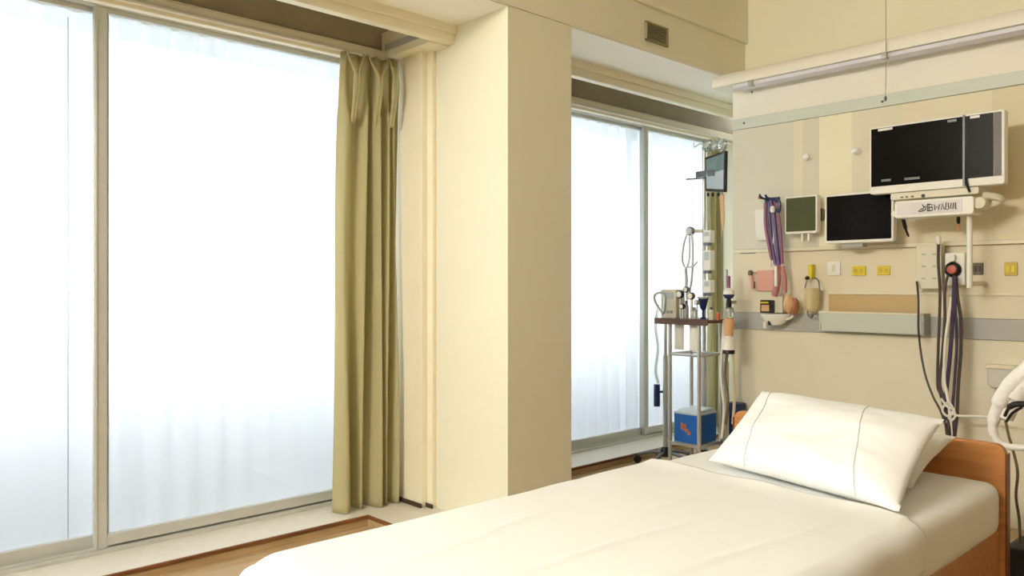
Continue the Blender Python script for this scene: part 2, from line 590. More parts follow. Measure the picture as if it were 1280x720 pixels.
sheer('white sheer curtain behind the wide left pane of the far window, past the column', YC1 + .04, 5.04, x=-3.975)
sheer('white sheer curtain behind the far window pane next to the drip poles', 4.88, YR - .05)

# balcony: unseen floor, parapet and overhang added to dim the lower sheers; ground outside
b = MB()
b.box((-5.1, -6, -.16), (XO - .001, 12, -.02))
b.box((-5.1, -6, -.02), (-4.98, 12, .95))
b.box((-5.15, -6, 2.72), (XO - .001, 12, 2.95))
b.build('sky_blocker', 'blocker_grey', kind='structure')
MB().box((-60, -40, -3.2), (-6.3, 60, -3.0)).build('outside_ground', 'ground', kind='structure')

# ------------------------------------------------------------------ green curtains
def drape(name, label, x, y0, y1, z0, z1, folds, depth, topin, m, group=None, pinch=True, warp=1.0):
    nu, nv = folds * 24, 50
    X0 = x
    def fn(u, v):
        x = X0 + (.05 * u if warp > 1 else 0)
        y = y0 + (y1 - y0) * u
        # gathered heading: folds bunch more towards the rail and lean to the wall side
        k = v ** 3
        yy = y + topin * k * (1 - u)
        ph = 2 * PI * folds * (u ** warp * .8 + u * .2 + .015 * math.sin(u * 17))
        d = depth * (1 - .35 * k) * (1 + .35 * math.sin(u * 11 + 1.3) + .15 * math.sin(v * 5 + u * 9))
        w = math.sin(ph)
        w = math.copysign(abs(w) ** .8, w)
        sway = .008 * math.sin(v * 6 + u * 14)
        xx = x + d * w + sway
        pin = 0
        if pinch and v > .86:
            q = (v - .86) / .14
            xx = x + d * w * (1 - .55 * math.sin(min(q, 1) * PI * .6)) + .012 * math.sin(ph * 2) * q
        return (xx, yy + .010 * math.sin(ph * .5 + v * 4), z0 + (z1 - z0) * v)
    o = MB().grid(nu, nv, fn).build(name, m, ang=180, solid=.0015)
    return tag(o, label, 'curtain', group)
gc = drape('green_curtain', 'sage green pleated curtain gathered at the right side of the large near window', -3.65, 2.135, 2.525, ZL + .004, 2.452, 5, .050, .06, 'green', warp=1.7)
# pinch pleats of its heading: swags of cloth gathered at two tacks
for yy, wd in ((2.235, .050), (2.365, .062), (2.455, .028)):
    b = MB()
    xf = -3.60 + .05 * (yy - 2.135) / .39
    for s_ in (-1, 1):
        b.tube([(xf + .004, yy + s_ * wd, 2.445), (xf + .012, yy + s_ * wd * .75, 2.40), (xf + .020, yy + s_ * wd * .35, 2.355), (xf + .024, yy + s_ * .008, 2.315), (xf + .012, yy + s_ * .008, 2.22), (xf - .02, yy + s_ * .006, 2.08)], .01, 8, smooth=5, radii=[.004, .007, .010, .014, .010, .003])
    b.build('pinch_pleat', 'green', gc)
drape('green_curtain', 'narrow green curtain gathered at the far end of the far window, behind the drip poles', -3.70, 5.66, 5.88, ZL + .004, 2.45, 3, .035, .02, 'green', pinch=False)
# curtain rails in the head boards
for (a, c, lb) in ((YW0 + .02, 2.53, 'white curtain rail under the head board of the large near window'), (YC1 + .02, YR - .06, 'white curtain rail under the head board of the far window')):
    o = MB().rbox((-3.675, a, 2.452), (-3.615 - .02, c, 2.466), .004, axis=1).build('curtain_rail', 'white')
    tag(o, lb, 'curtain rail')

# ------------------------------------------------------------------ head panel
R_ = -0.2   # right end of the panel and the rails
root = thing('head_panel', 'wide cream and grey hospital head panel on the back wall behind the bed', 'wall panel', (-1.6, YP, 0))
XL = -2.81
def slab(name, z0, z1, m, y=YP, x0=XL, x1=R_, back=YB - .001, bev=.002):
    return MB().box((x0, y, z0), (x1, back, z1)).build(name, m, root, bevel=bev)
part_label(slab('lower_board', 0.001, .950, 'panelc'), 'plain pale lower board')
part_label(slab('bumper_strip', .951, 1.058, 'band', y=YP - .012), 'grey bumper strip')
part_label(slab('middle_board', 1.059, 1.440, 'panelt'), 'tan board that carries the outlets')
part_label(slab('equipment_rail', 1.441, 1.462, 'panelc', y=YP - .025, x0=onY(972, 313, YP).x), 'narrow cream rail')
slab('rail_backing', 1.441, 1.462, 'panelc', x1=onY(971, 313, YP).x)
part_label(slab('upper_board', 1.463, 2.239, 'sheen_bands'), 'upper board with reflected light painted as broad pale bands')
part_label(slab('grey_strip', 2.240, 2.308, 'strip', y=YP - .010), 'pale grey strip')
part_label(slab('top_board', 2.309, 2.50, 'reflector'), 'white board under the light')
x0 = onY(1036, 367, YP).x
part_label(slab('ridge', 1.178, 1.188, 'panelc', y=YP - .010, x0=x0, x1=R_), 'thin ridge under the outlets')
xe = onY(1147, 380, YP).x
part_label(MB().box((x0, YP - .0015, 1.075), (xe, YP, 1.177)).build('recess', 'recess', root), 'brown band above the tray')
for x, y in ((930, 154), (1103, 127), (940, 115)):
    p = onY(x, y, YP - .012)
    MB().lathe([(.0001, 0), (.007, 0), (.006, .006), (.0001, .008)], p, 10, Matrix.Rotation(PI / 2, 3, 'X')).build('screw', 'alu_dark', root)
MB().box((onY(925, 318, YP).x, YP - .002, 1.435), (onY(945, 318, YP).x, YP, 1.441)).build('slot', 'alu_dark', root)

# overbed light: long rounded housing over the panel
tl = thing('overbed_light', 'long rounded cream light housing running along the top of the head panel', 'wall light', (-1.6, 4.45, 2.5))
prof = []
for k in range(13):
    a = math.radians(-60 + 210 * k / 12)
    prof.append((4.475 - .04 * math.cos(a) * 1.0, 2.545 + .038 * math.sin(a)))
prof += [(YB - .002, 2.585), (YB - .002, 2.515), (4.50, 2.508)]
b = MB().prism([(4.435, 2.520), (4.44, 2.500), (4.47, 2.496), (4.50, 2.498), (YB - .002, 2.503), (YB - .002, 2.590), (4.50, 2.586), (4.465, 2.578), (4.445, 2.560)], 0, -2.86, R_)
b.build('housing', 'reflector', tl, ang=60)
b = MB().prism([(4.452, 2.4955), (4.50, 2.4975), (4.58, 2.4995), (4.58, 2.482), (4.50, 2.470), (4.458, 2.476)], 0, -2.72, R_ - .02)
part_label(b.build('diffuser', mat('lilac_diffuser', (226, 225, 234), .35), tl), 'lilac grey diffuser strip')
for x in (938, 1105):
    p = onY(x, 78, 4.44)
    MB().rbox((p.x - .012, 4.43, 2.465), (p.x + .012, 4.475, 2.50), .004, axis=0).build('bracket', 'steel', tl)
# pull cord
xc = onY(1107, 60, 4.42).x
b = MB().tube([(xc, 4.425, ZT), (xc, 4.425, 2.35), (xc - .003, 4.425, 2.255)], .0022, 6)
pc = b.build('cord', 'steel', tl)
MB().lathe([(.002, .012), (.007, .008), (.008, -.008), (.003, -.016)], (xc - .003, 4.425, 2.245), 10).build('bead', 'alu_dark', pc)
# small rail end cap at corner of the upper wall
p = onY(934, 96, YB - .05)
o = MB().lathe([(.0001, -.03), (.035, -.03), (.03, 0), (.02, .012), (.0001, .02)], (p.x, YB - .035, p.z), 16, Matrix.Rotation(PI / 2, 3, 'X')).build('pipe_cap', 'wall')
tag(o, 'small round cream cap on the back wall, above the left end of the light', 'pipe cap')

# round knobs, parts of the panel
for (x, y) in ((1011, 197), (1072, 189)):
    p = onY(x, y, YP)
    rt = Matrix.Rotation(PI / 2, 3, 'X')
    kb = MB().lathe([(.0001, 0), (.022, 0), (.022, .006), (.010, .010), (.010, .025), (.020, .034), (.020, .042), (.012, .050), (.0001, .052)], (p.x, YP, p.z), 16, rt).build('knob', 'white', root)

# ------------------------------------------------------------------ large double monitor on its arm
YM = 4.30
def mon_pt(x, y, Y=YM): return onY(x, y, Y)
a0, a1 = mon_pt(1088, 162), mon_pt(1256, 225)
zt = mon_pt(1088, 160).z; zb = mon_pt(1092, 243).z
xL, xR = mon_pt(1087, 200).x, mon_pt(1256, 200).x
tm = thing('wall_monitor', 'large wide black monitor in a white frame, split in two screens, on a wall arm', 'monitor', ((xL + xR) / 2, YM, zb))
MB().rbox((xL, YM, zb), (xR, YM + .055, zt), .012).build('casing', 'white', tm, bevel=.004)
zs = zb + .040
sx1 = mon_pt(1203.5, 200).x; sx2 = mon_pt(1207, 200).x; sx3 = mon_pt(1242, 200).x; sx4 = mon_pt(1252, 200).x
MB().box((xL + .010, YM - .004, zs), (sx1, YM + .001, zt - .010)).build('screen', 'screen', tm)
MB().box((sx2, YM - .004, zs), (sx3, YM + .001, zt - .010)).build('side_screen', 'screen2', tm)
MB().box((sx3 + .002, YM - .003, zs), (sx4, YM + .001, zt - .010)).build('side_strip', mat('grey_strip_mon', (88, 84, 72), .4), tm)
MB().box((sx1 + .001, YM - .008, zb + .005), (sx2 - .001, YM + .002, zt - .002)).build('divider', 'alu_dark', tm, bevel=.001)
# small maker plates; the white bars paint in reflected ceiling lights
for x0_, x1_, y_, mm in ((1098, 1116, 163, 'white'), (1185, 1196, 152, 'alu_dark'), (1213, 1225, 147, 'white'), (1102, 1114, 226, 'alu_dark'), (1131, 1150, 224, 'alu_dark')):
    p, q = mon_pt(x0_, y_), mon_pt(x1_, y_)
    MB().box((p.x, YM - .0055, p.z - .006), (q.x, YM - .004, p.z + .006)).build('plate_and_glint', mm, tm)
b = MB().tube([mon_pt(1207, 222, YM - .012), mon_pt(1209, 232, YM - .016), mon_pt(1212, 240, YM - .01)], .006, 8, smooth=4)
b.build('cable_stub', 'black', tm)
# shelf/arm body under the monitor
ya, yb_ = YM - .02, YP - .001
A = onY(1111, 245, YM - .02); B = onY(1216, 240, YM - .02)
ta = thing('monitor_arm', 'off-white wall arm and cable tray carrying the large double monitor', 'monitor arm', ((A.x + B.x) / 2, YP, 1.45))
z1 = zb - .003
z0 = onY(1130, 262, YM - .02).z
MB().rbox((A.x, YM + .0, z0 + .055), (B.x + .02, YM + .10, z1), .01).build('bracket_body', 'offwhite', ta, bevel=.003)
lx0, lx1 = onY(1118, 268, YM - .03).x, onY(1217, 262, YM - .03).x
lz1, lz0 = onY(1118, 252, YM - .03).z, onY(1118, 273, YM - .03).z
MB().rbox((lx0, YM - .03, lz0), (lx1, YM + .10, lz1), .014).build('tray', 'white', ta, bevel=.003)
lz = (lz0 + lz1) / 2
plate = MB().box((lx0 + .012, YM - .0325, lz0 + .014), (lx1 - .05, YM - .03, lz1 - .012)).build('label_strip', mat('label_paper', (226, 222, 222), .6), ta)
# illegible dark marks on the label strip, copied stroke by stroke
def marks(x0, x1, z0, z1, y, strokes, r=.0022):
    b = MB()
    for st in strokes:
        pts = [Vector((x0 + (x1 - x0) * u, y, z0 + (z1 - z0) * v)) for u, v in st]
        b.tube(pts, r, 5)
    return b
sx0, sxe = onY(1148, 262, YM - .0335).x, onY(1196, 258, YM - .0335).x
st = [[(0, .05), (.10, .45)], [(.03, .0), (.14, .10)], [(.10, .95), (.16, .55), (.10, .25)], [(.13, .62), (.20, .7), (.19, .2), (.12, .12)],
      [(.24, .0), (.24, 1)], [(.28, .0), (.28, 1)], [(.24, .95), (.36, .85), (.36, .55), (.26, .5), (.38, .42), (.37, .1), (.25, .02)],
      [(.42, .85), (.44, .1), (.49, .6), (.53, .1), (.56, .85)], [(.60, .1), (.63, .9), (.68, .1)], [(.73, 1), (.71, .1), (.78, .05)], [(.78, .95), (.80, .1)],
      [(.86, .9), (.84, .2), (.90, .1), (.92, .9)], [(.97, .9), (.96, .15), (1.0, .1)]]
marks(sx0, sxe, lz - .018, lz + .020, YM - .0335, st).build('label_marks', 'black', ta)
# small round button and vents on the bracket body
p = onY(1154, 240, YM)
MB().lathe([(.0001, 0), (.010, 0), (.009, .004), (.0001, .005)], (p.x, YM, z1 - .025), 14, Matrix.Rotation(PI / 2, 3, 'X')).build('button', 'black', ta)
for xx in (1128, 1134, 1141):
    q = onY(xx, 240, YM)
    MB().box((q.x - .009, YM - .001, z1 - .029), (q.x + .005, YM, z1 - .020)).build('indicator', 'dplate', ta)
# round clamp end, stay and wall pole
p = onY(1222, 254, YM)
MB().lathe([(.0001, -.04), (.026, -.04), (.032, -.03), (.032, .03), (.026, .04), (.0001, .04)], (p.x + .01, YM + .03, p.z), 18, Matrix.Rotation(PI / 2, 3, 'X')).build('clamp', 'offwhite', ta)
b = MB()
b.tube([(p.x + .01, YM + .04, z1 - .04), (p.x + .07, YM + .06, z1 - .055), (p.x + .07, YM + .08, z0 + .02), (p.x + .01, YM + .06, z0 - .01)], .018, 10, smooth=5)
b.build('stay', 'offwhite', ta)
pp = onY(1212, 300, YM + .06)
b = MB().tube([(pp.x, YM + .06, z0 + .03), (pp.x, YM + .06, onY(1211, 360, YM + .06).z)], .013, 14)
b.build('pole', 'white', ta)
for z_, r_ in ((1.70, .02), (1.24, .012)):
    MB().tube([(pp.x, YM + .06, z_), (pp.x, YP - .002, z_)], r_, 12).build('wall_bracket', 'offwhite', ta)
# thin stay on the left and the white elbow
e = onY(1119, 268, 4.33)
b = MB().rbox((e.x - .022, 4.33, e.z - .012), (e.x + .034, 4.40, e.z + .018), .009)
b.build('elbow', 'white', ta, bevel=.003)
q0, q1 = onY(1129, 274, 4.38), onY(1136, 296, 4.45)
MB().tube([q0, (q0 + q1) / 2 + Vector((0, 0, -.01)), q1], .006, 8, smooth=4, radii=[.010, .006, .002]).build('cable_tail', 'black', ta)
for x, y, mm in ((1198, 275, 'black'), (1198, 285, 'tanbag')):
    q = onY(x, y, 4.5)
    MB().lathe([(.008, .02), (.010, 0), (.007, -.02)], q, 10).build('hook', mm, ta)

# ------------------------------------------------------------------ second monitor and green screen
def small_monitor(name, label, xa, xb, yt, yb, Y, m, bz, foot):
    p, q = onY(xa, yt, Y), onY(xb, yb, Y)
    zt_ = onY(xa, yt, Y).z; zb_ = onY(xa, yb, Y).z
    t = thing(name, label, 'monitor', ((p.x + q.x) / 2, Y, zb_))
    MB().rbox((p.x, Y, zb_), (q.x, Y + .045, zt_), .012).build('casing', 'white', t, bevel=.004)
    MB().rbox((p.x + bz, Y - .003, zb_ + bz * 1.4), (q.x - bz, Y + .001, zt_ - bz), .004).build('screen', m, t)
    cx = (p.x + q.x) / 2
    b = MB()
    b.box((cx - .03, Y + .045, (zb_ + zt_) / 2 - .04), (cx + .03, YP - .0005, (zb_ + zt_) / 2 + .04))
    b.build('wall_mount', 'offwhite', t, bevel=.003)
    if foot:
        for s in foot:
            f = onY(s, yb + 6, Y + .02)
            MB().rbox((f.x - .006, Y + .015, zb_ - .045), (f.x + .006, Y + .04, zb_ - .001), .003).build('peg', 'white', t)
    return t, zb_
small_monitor('small_display', 'small display with an olive green screen and white frame, left of the black monitor', 981, 1021.5, 246.5, 293, 4.50, 'gscreen', .010, (1003, 1011))
t2, zb2 = small_monitor('wall_monitor', 'medium black monitor in a white frame, below and left of the large double monitor', 1031, 1117, 244, 305, 4.42, 'screen', .012, None)
p, q = onY(1052, 309, 4.44), onY(1078, 309, 4.44)
MB().rbox((p.x, 4.44, zb2 - .022), (q.x, 4.50, zb2 - .001), .006).build('stand_neck', 'band', t2)
p = onY(1026, 268, YP - .03)
o = MB().rbox((p.x - .011, YP - .035, p.z - .036), (p.x + .011, YP - .0005, p.z + .036), .008).build('call_handset', 'dplate')
tag(o, 'small dark handset in a holder between the green screen and the black monitor', 'handset')
MB().rbox((p.x - .005, YP - .038, p.z + .002), (p.x + .005, YP - .0345, p.z + .018), .003).build('keypad', 'black', o)

# ------------------------------------------------------------------ outlets
def outlet(name, label, cat, x, y, wpx, m, inner, hh=None, group=None, holes=2):
    p = onY(x, y, YP)
    w_ = (onY(x + wpx / 2, y, YP).x - onY(x - wpx / 2, y, YP).x)
    h_ = hh or w_ * 1.05
    t = thing(name, label, cat, (p.x, YP, p.z - h_ / 2), group)
    MB().rbox((p.x - w_ / 2, YP - .010, p.z - h_ / 2), (p.x + w_ / 2, YP - .0002, p.z + h_ / 2), .005).build('plate', m, t, bevel=.002)
    for k in range(holes):
        cx = p.x + (k - (holes - 1) / 2) * w_ * .42
        MB().rbox((cx - w_ * .13, YP - .013, p.z - h_ * .25), (cx + w_ * .13, YP - .0098, p.z + h_ * .25), .004).build('socket', inner, t)
    return t
outlet('wall_outlet', 'square white outlet plate, leftmost of the row on the tan board', 'outlet', 1043, 335.5, 16, 'white', 'offwhite', holes=1)
outlet('gas_outlet', 'yellow gas outlet next to the white plate, on the tan board', 'outlet', 1074, 338.5, 17, 'yellow', 'mustard', .055, 'yellow gas outlets')
outlet('gas_outlet', 'yellow gas outlet just left of the tall white service unit', 'outlet', 1105, 338, 16, 'yellow', 'mustard', .052, 'yellow gas outlets')
outlet('wall_outlet', 'square brown outlet plate right of the monitor pole', 'outlet', 1223, 336, 13, 'dplate', 'black', .062)
outlet('gas_outlet', 'mustard yellow outlet at the right edge, right of the brown plate', 'outlet', 1264, 336, 16, 'mustard', 'yellow', .068)
# tall white service unit and connector box
def sunit(name, label, xa, xb, yt, yb, Y, m):
    p, q = onY(xa, yt, Y), onY(xb, yt, Y)
    za, zb_ = onY((xa + xb) / 2, yt, Y).z, onY((xa + xb) / 2, yb, Y).z
    t = thing(name, label, 'service unit', ((p.x + q.x) / 2, YP, zb_))
    MB().rbox((p.x, Y, zb_), (q.x, YP - .0262 if za > 1.44 else YP - .0003, za), .006).build('casing', m, t, bevel=.003)
    return t, p.x, q.x, zb_, za
t, ua, ub, uz0, uz1 = sunit('service_unit', 'tall off-white service unit on the tan board below the monitor arm', 1145, 1177, 306, 361, 4.52, 'offwhite')
for r_ in range(3):
    for c_ in range(2):
        cx = ua + (ub - ua) * (.3 + .42 * c_); cz = uz1 - .05 - r_ * .065
        MB().rbox((cx - .010, 4.518, cz - .004), (cx + .010, 4.5202, cz + .004), .003).build('socket', 'band', t)
t, ua, ub, uz0, uz1 = sunit('connector_box', 'white box with a red and black round connector, right of the tall service unit', 1181, 1206, 316, 357, 4.52, 'white')
c = onY(1191, 337, 4.51)
rt = Matrix.Rotation(PI / 2, 3, 'X')
MB().lathe([(.0001, 0), (.040, 0), (.040, .014), (.030, .022), (.026, .024)], (c.x, 4.52, c.z), 22, rt).build('connector_ring', 'black', t)
part_label(MB().lathe([(.0001, .020), (.024, .020), (.022, .032), (.0001, .036)], (c.x, 4.52, c.z), 20, rt).build('connector_core', 'red', t), 'red connector core')
MB().rbox((c.x - .02, 4.49, uz1 - .045), (c.x + .014, 4.52, uz1 - .008), .01).build('clip', 'white', t)

# grey tray under the brown recess
p, q = onY(1036, 390, YP), onY(1153, 400, 4.48)
tt = thing('wall_tray', 'shallow grey tray fixed below the brown band on the head panel', 'tray', ((p.x + q.x) / 2, YP, .96))
zt_, zb_ = 1.073, .966
xa, xb = p.x - .01, q.x + .0
b = MB()
b.prism([(4.49, zt_), (4.515, zb_), (YP - .0125, zb_), (YP - .0125, zb_ + .012), (4.525, zb_ + .012), (4.502, zt_)], 0, xa, xb)
b.build('tray_body', 'strip', tt, bevel=.002)
MB().box((xa, 4.50, zb_ + .005), (xa + .006, YP - .013, zt_ - .004)).build('end_wall', 'strip', tt)
MB().box((xb - .008, 4.498, zb_ - .004), (xb + .002, YP - .013, zt_ + .006)).build('end_wall', 'band', tt, bevel=.002)
MB().box((xa, 4.486, zt_ - .002), (xb, 4.506, zt_ + .008)).build('rim', 'panelc', tt, bevel=.002)

# round cornered holder at the far right of the lower board
p, q = onY(1238, 462, YP), onY(1300, 462, YP)
t = thing('wall_holder', 'pale rounded holder with a cream rim on the lower board at the right edge', 'holder', ((p.x + q.x) / 2, YP, .72))
za = onY(1260, 458, 4.54).z
MB().rbox((p.x, 4.54, za - .115), (q.x, YP - .0003, za), .03).build('holder_body', 'panelg', t, bevel=.006)
MB().rbox((p.x - .006, 4.532, za - .016), (q.x + .006, YP - .0003, za + .004), .008).build('rim', 'panelc', t, bevel=.003)

# ------------------------------------------------------------------ items hanging at the left of the panel
Yh = 4.50
# white dispenser
p, q = onY(944, 262, Yh + .04), onY(958, 300, Yh + .04)
t = thing('glove_dispenser', 'flat white dispenser on the grey panel, left of the purple tubes', 'dispenser', ((p.x + q.x) / 2, YP, q.z))
MB().prism([(Yh + .03, p.z), (YP - .0003, p.z), (YP - .0003, q.z), (Yh + .055, q.z), (Yh + .04, q.z + .06)], 0, p.x, q.x).build('box', 'white', t, bevel=.004)
# hook board + tubes bundle
hp = onY(964, 252, YP)
t = thing('tube_hook', 'small dark hook with an orange tip holding the purple tubes', 'hook', (hp.x, YP, hp.z))
b = MB().tube([(hp.x, YP - .001, hp.z + .01), (hp.x, Yh - .02, hp.z + .015), (hp.x, Yh - .04, hp.z + .035)], .007, 8, smooth=4)
b.tube([(hp.x + .04, YP - .001, hp.z + .008), (hp.x + .04, Yh - .02, hp.z + .012), (hp.x + .04, Yh - .04, hp.z + .03)], .007, 8, smooth=4)
b.box((hp.x - .04, YP - .006, hp.z - .012), (hp.x + .06, YP - .0002, hp.z + .025))
b.build('hook_plate', 'navy', t)
MB().lathe([(.0001, 0), (.013, .002), (.013, .018), (.0001, .022)], (hp.x - .035, Yh + .03, hp.z + .012), 10).build('tip', 'orange', t)
def P(x, y, Y=Yh, dx=0, dy=0): 
    v_ = onY(x, y, Y); return Vector((v_.x + dx, Y + dy, v_.z))
tubes = [
    ('purple', [(961, 253), (962, 275), (965, 305), (969, 328), (972, 332)], .011, 'dark purple tube in the hanging bundle, second from the left'),
    ('plum', [(958, 254), (958, 280), (961, 300), (966, 325)], .010, 'plum coloured tube at the left side of the hanging bundle'),
    ('purple', [(966, 251), (970, 270), (973, 300), (976, 331)], .012, 'dark purple tube in the middle of the hanging bundle'),
    ('cordw', [(963, 251), (967, 262), (968, 290), (964, 318), (963, 334)], .006, 'thin white tube hanging among the purple tubes'),
    ('plum', [(969, 252), (974, 268), (977, 295), (979, 330)], .010, 'plum coloured tube at the right side of the hanging bundle'),
    ('navy', [(966, 249), (976, 252), (976, 264), (970, 262)], .010, 'short navy loop on top of the hanging tube bundle'),
]
for i, (m_, pts, r_, lb) in enumerate(tubes):
    b = MB().tube([P(x, y, Yh, dy=-.012 * (i % 3)) for x, y in pts], r_, 10, smooth=6)
    o = b.build('hanging_tube', m_)
    tag(o, lb, 'tube', 'tubes hanging on the head panel')
b = MB().lathe([(.010, -.02), (.016, -.01), (.014, .015), (.006, .02)], P(970, 262, Yh, dy=-.04), 12)
o = b.build('tube_connector', 'white'); tag(o, 'small white connector on top of the purple tube bundle', 'connector')
# rose/white lower sleeve
b = MB().tube([P(972, 331), P(972, 345), P(971, 358), P(968, 370)], .016, 12, smooth=4, radii=[.017, .022, .020, .016])
b.tube([P(978, 333), P(981, 350), P(981, 366)], .013, 12, smooth=4)
o = b.build('rose_sleeve', 'rose'); tag(o, 'rose coloured corrugated sleeve below the purple tubes', 'sleeve')
b = MB().tube([P(970, 333, Yh - .025), P(970, 358, Yh - .025)], .009, 10); b.build('white_stripe', 'white', o)
# pink wall plate with knob
p, q = onY(947, 338, YP), onY(969, 364, YP)
t = thing('suction_outlet', 'pink wall plate with a small dark knob at its left, below the purple tubes', 'outlet', ((p.x + q.x) / 2, YP, q.z))
MB().rbox((p.x, YP - .018, q.z), (q.x, YP - .0003, p.z), .012).build('plate', 'pink', t, bevel=.004)
k = onY(938, 341, YP - .05)
MB().lathe([(.0001, -.016), (.015, -.016), (.017, 0), (.012, .014), (.0001, .018)], k, 14).build('knob', 'dplate', t)
MB().tube([k + Vector((0, 0, -.015)), onY(940, 352, YP - .05), onY(941, 361, YP - .04)], .012, 10, smooth=3).build('lever', 'pink', t)
MB().tube([onY(943, 352, YP - .045), onY(943, 360, YP - .045)], .005, 8).build('lever_grip', 'brown', t)
MB().tube([k, Vector((p.x + .01, YP - .012, k.z))], .007, 8).build('stem', 'pink', t)
# white bowl on bracket with labelled box
p, q = onY(949, 392, Yh), onY(986, 392, Yh)
zc = p.z; zl = onY(960, 406, Yh).z
t = thing('suction_cup', 'white rounded tray fixed on the grey strip, holding a boxed gauge and pouches', 'tray', ((p.x + q.x) / 2, Yh + .04, zl))
b = MB()
cx, rx = (p.x + q.x) / 2, (q.x - p.x) / 2
def bowl(u, v):
    a = 2 * PI * u
    r_ = (.35 + .65 * math.sqrt(v))
    return (cx + rx * r_ * math.cos(a), Yh + .02 + .055 * r_ * math.sin(a), zl + (zc - zl) * v ** .8)
b.grid(28, 8, bowl)
cup = b.build('bowl', 'white', t, weld=True, solid=.004)
MB().lathe([(rx * .36, 0), (rx * .36, .003)], (cx, Yh + .02, zl), 20).build('bowl_base', 'white', t)
MB().tube([(p.x + .045, Yh - .01, zl + .02), (p.x + .045, Yh - .01, zl - .02)], .011, 10).build('spout', 'cordw', t)
MB().tube([(p.x + .075, Yh - .01, zl + .025), (p.x + .075, Yh - .01, zl - .002)], .010, 10).build('drain_hole', 'black', t)
MB().tube([(q.x - .012, Yh, zc - .03), (q.x + .02, Yh, zc - .015), (q.x + .02, Yh + .02, zc + .0)], .008, 8, smooth=4).build('handle', 'white', t)
MB().box((cx - .03, Yh + .06, zc - .055), (cx + .03, YP - .0125, zc - .02)).build('wall_bracket', 'white', t)
g0, g1 = onY(950, 375, Yh - .01), onY(965.5, 391, Yh - .01)
t = thing('gauge', 'small dark boxed gauge with a tan face standing in the white tray', 'gauge', ((g0.x + g1.x) / 2, Yh, g1.z))
MB().rbox((g0.x, Yh - .010, g1.z - .002), (g1.x, Yh + .045, g0.z), .006).build('case', 'black', t, bevel=.002)
MB().box((g0.x + .010, Yh - .0125, g1.z + .008), (g1.x - .022, Yh - .010, g0.z - .03)).build('face', 'tanbag', t)
MB().box((g0.x + .004, Yh - .0125, g0.z - .020), (g1.x - .026, Yh - .010, g0.z - .010)).build('mark', 'yellow', t)
# grey-white block behind and pouches
def blob(name, label, cat, x, y, rxp, ryp, m, Y=Yh, ry=.03, seed=0):
    c = onY(x, y, Y)
    rx = onY(x + rxp, y, Y).x - c.x; rz = ryp * (Y / ray(x, y).y) / F
    def fn(u, v):
        a, e = 2 * PI * u, PI * (v - .5)
        d = Vector((math.cos(a) * math.cos(e), math.sin(a) * math.cos(e), math.sin(e)))
        n_ = 1 + .18 * noise.noise(d * 1.6 + Vector((seed, 0, 0)))
        return (c.x + rx * d.x * n_, Y + ry * d.y * n_, c.z + rz * d.z * n_)
    o = MB().grid(20, 14, fn).build(name, m, weld=True, ang=60)
    return tag(o, label, cat)
o = MB().rbox((onY(966, 375, Yh + .03).x, Yh + .02, onY(966, 391, Yh + .03).z), (onY(979, 375, Yh + .03).x, Yh + .055, onY(966, 370, Yh + .03).z), .01).build('filter_canister', 'offwhite', bevel=.003)
tag(o, 'off-white canister standing in the white tray, right of the dark gauge', 'canister')
blob('tan_pouch', 'tan cloth pouch in the white tray, beside the canister', 'pouch', 985.5, 380, 6, 12, 'tanbag', Yh - .01, .03, 2)
blob('brown_pouch', 'brown pouch hanging at the right side of the white tray', 'pouch', 993, 383, 5, 11, 'brownbag', Yh + .01, .03, 5)
# hanging jar with yellow adapter
c = onY(1014, 375, 4.52)
zt_, zb_ = onY(1014, 361, 4.52).z, onY(1014, 389, 4.52).z
t = thing('suction_jar', 'pale yellow suction jar hanging on a wire bail below a yellow adapter', 'jar', (c.x, 4.52, zb_))
MB().lathe([(.0001, 0), (.030, 0), (.040, .012), (.045, (zt_ - zb_) * .8), (.046, zt_ - zb_), (.038, zt_ - zb_ + .003), (.0001, zt_ - zb_ + .004)], (c.x, 4.53, zb_), 20).build('jar', 'bottle', t)
b = MB().tube([(c.x - .046, 4.53, zt_ - .01), (c.x - .036, 4.54, zt_ + .06), onY(1011, 345, 4.57)], .004, 8, smooth=3)
b.tube([(c.x + .046, 4.53, zt_ - .01), (c.x + .036, 4.54, zt_ + .045), onY(1018, 347, 4.57)], .004, 8, smooth=3)
b.build('bail', 'alu_dark', t)
p = onY(1017, 339, YP)
MB().rbox((p.x - .013, 4.555, p.z - .045), (p.x + .013, YP - .0003, p.z + .04), .008).build('adapter', 'yellow', t, bevel=.003)
MB().lathe([(.0001, -.012), (.012, -.012), (.014, 0), (.0001, .012)], onY(1009, 347, 4.54), 10).build('valve', 'black', t)
b = MB().tube([(c.x - .02, 4.52, zb_ + .004), (c.x - .022, 4.52, zb_ - .02), (c.x, 4.52, zb_ - .038), (c.x + .012, 4.52, zb_ - .02)], .005, 8, smooth=4)
b.build('drain', 'alu_dark', t)

# ------------------------------------------------------------------ cables on the right
def cable(label, m, pts, r, tail=True, Y=4.47):
    pp_ = [onY(x, y, Y_) for x, y, Y_ in pts]
    o = MB().tube(pp_, r, 8, smooth=6).build('hanging_cable', m)
    return tag(o, label, 'cable', 'cables hanging behind the bed head')
cable('thin dark wavy cable hanging at the left of the cable group, from beside the tray', 'cord', [(1146, 352, 4.50), (1148, 375, 4.46), (1148, 410, 4.46), (1151, 440, 4.46), (1157, 470, 4.44), (1166, 495, 4.42), (1177, 517, 4.38), (1184, 545, 4.30), (1187, 600, 4.2), (1190, 700, 4.0)], .0055)
cable('dark grey cable with a cream plug hanging from above the service unit', 'cord', [(1173, 302, 4.475), (1173, 330, 4.47), (1175, 370, 4.47), (1173, 430, 4.46), (1172, 480, 4.45), (1176, 494, 4.44), (1184, 530, 4.38), (1187, 600, 4.25), (1187, 690, 4.2)], .0075)
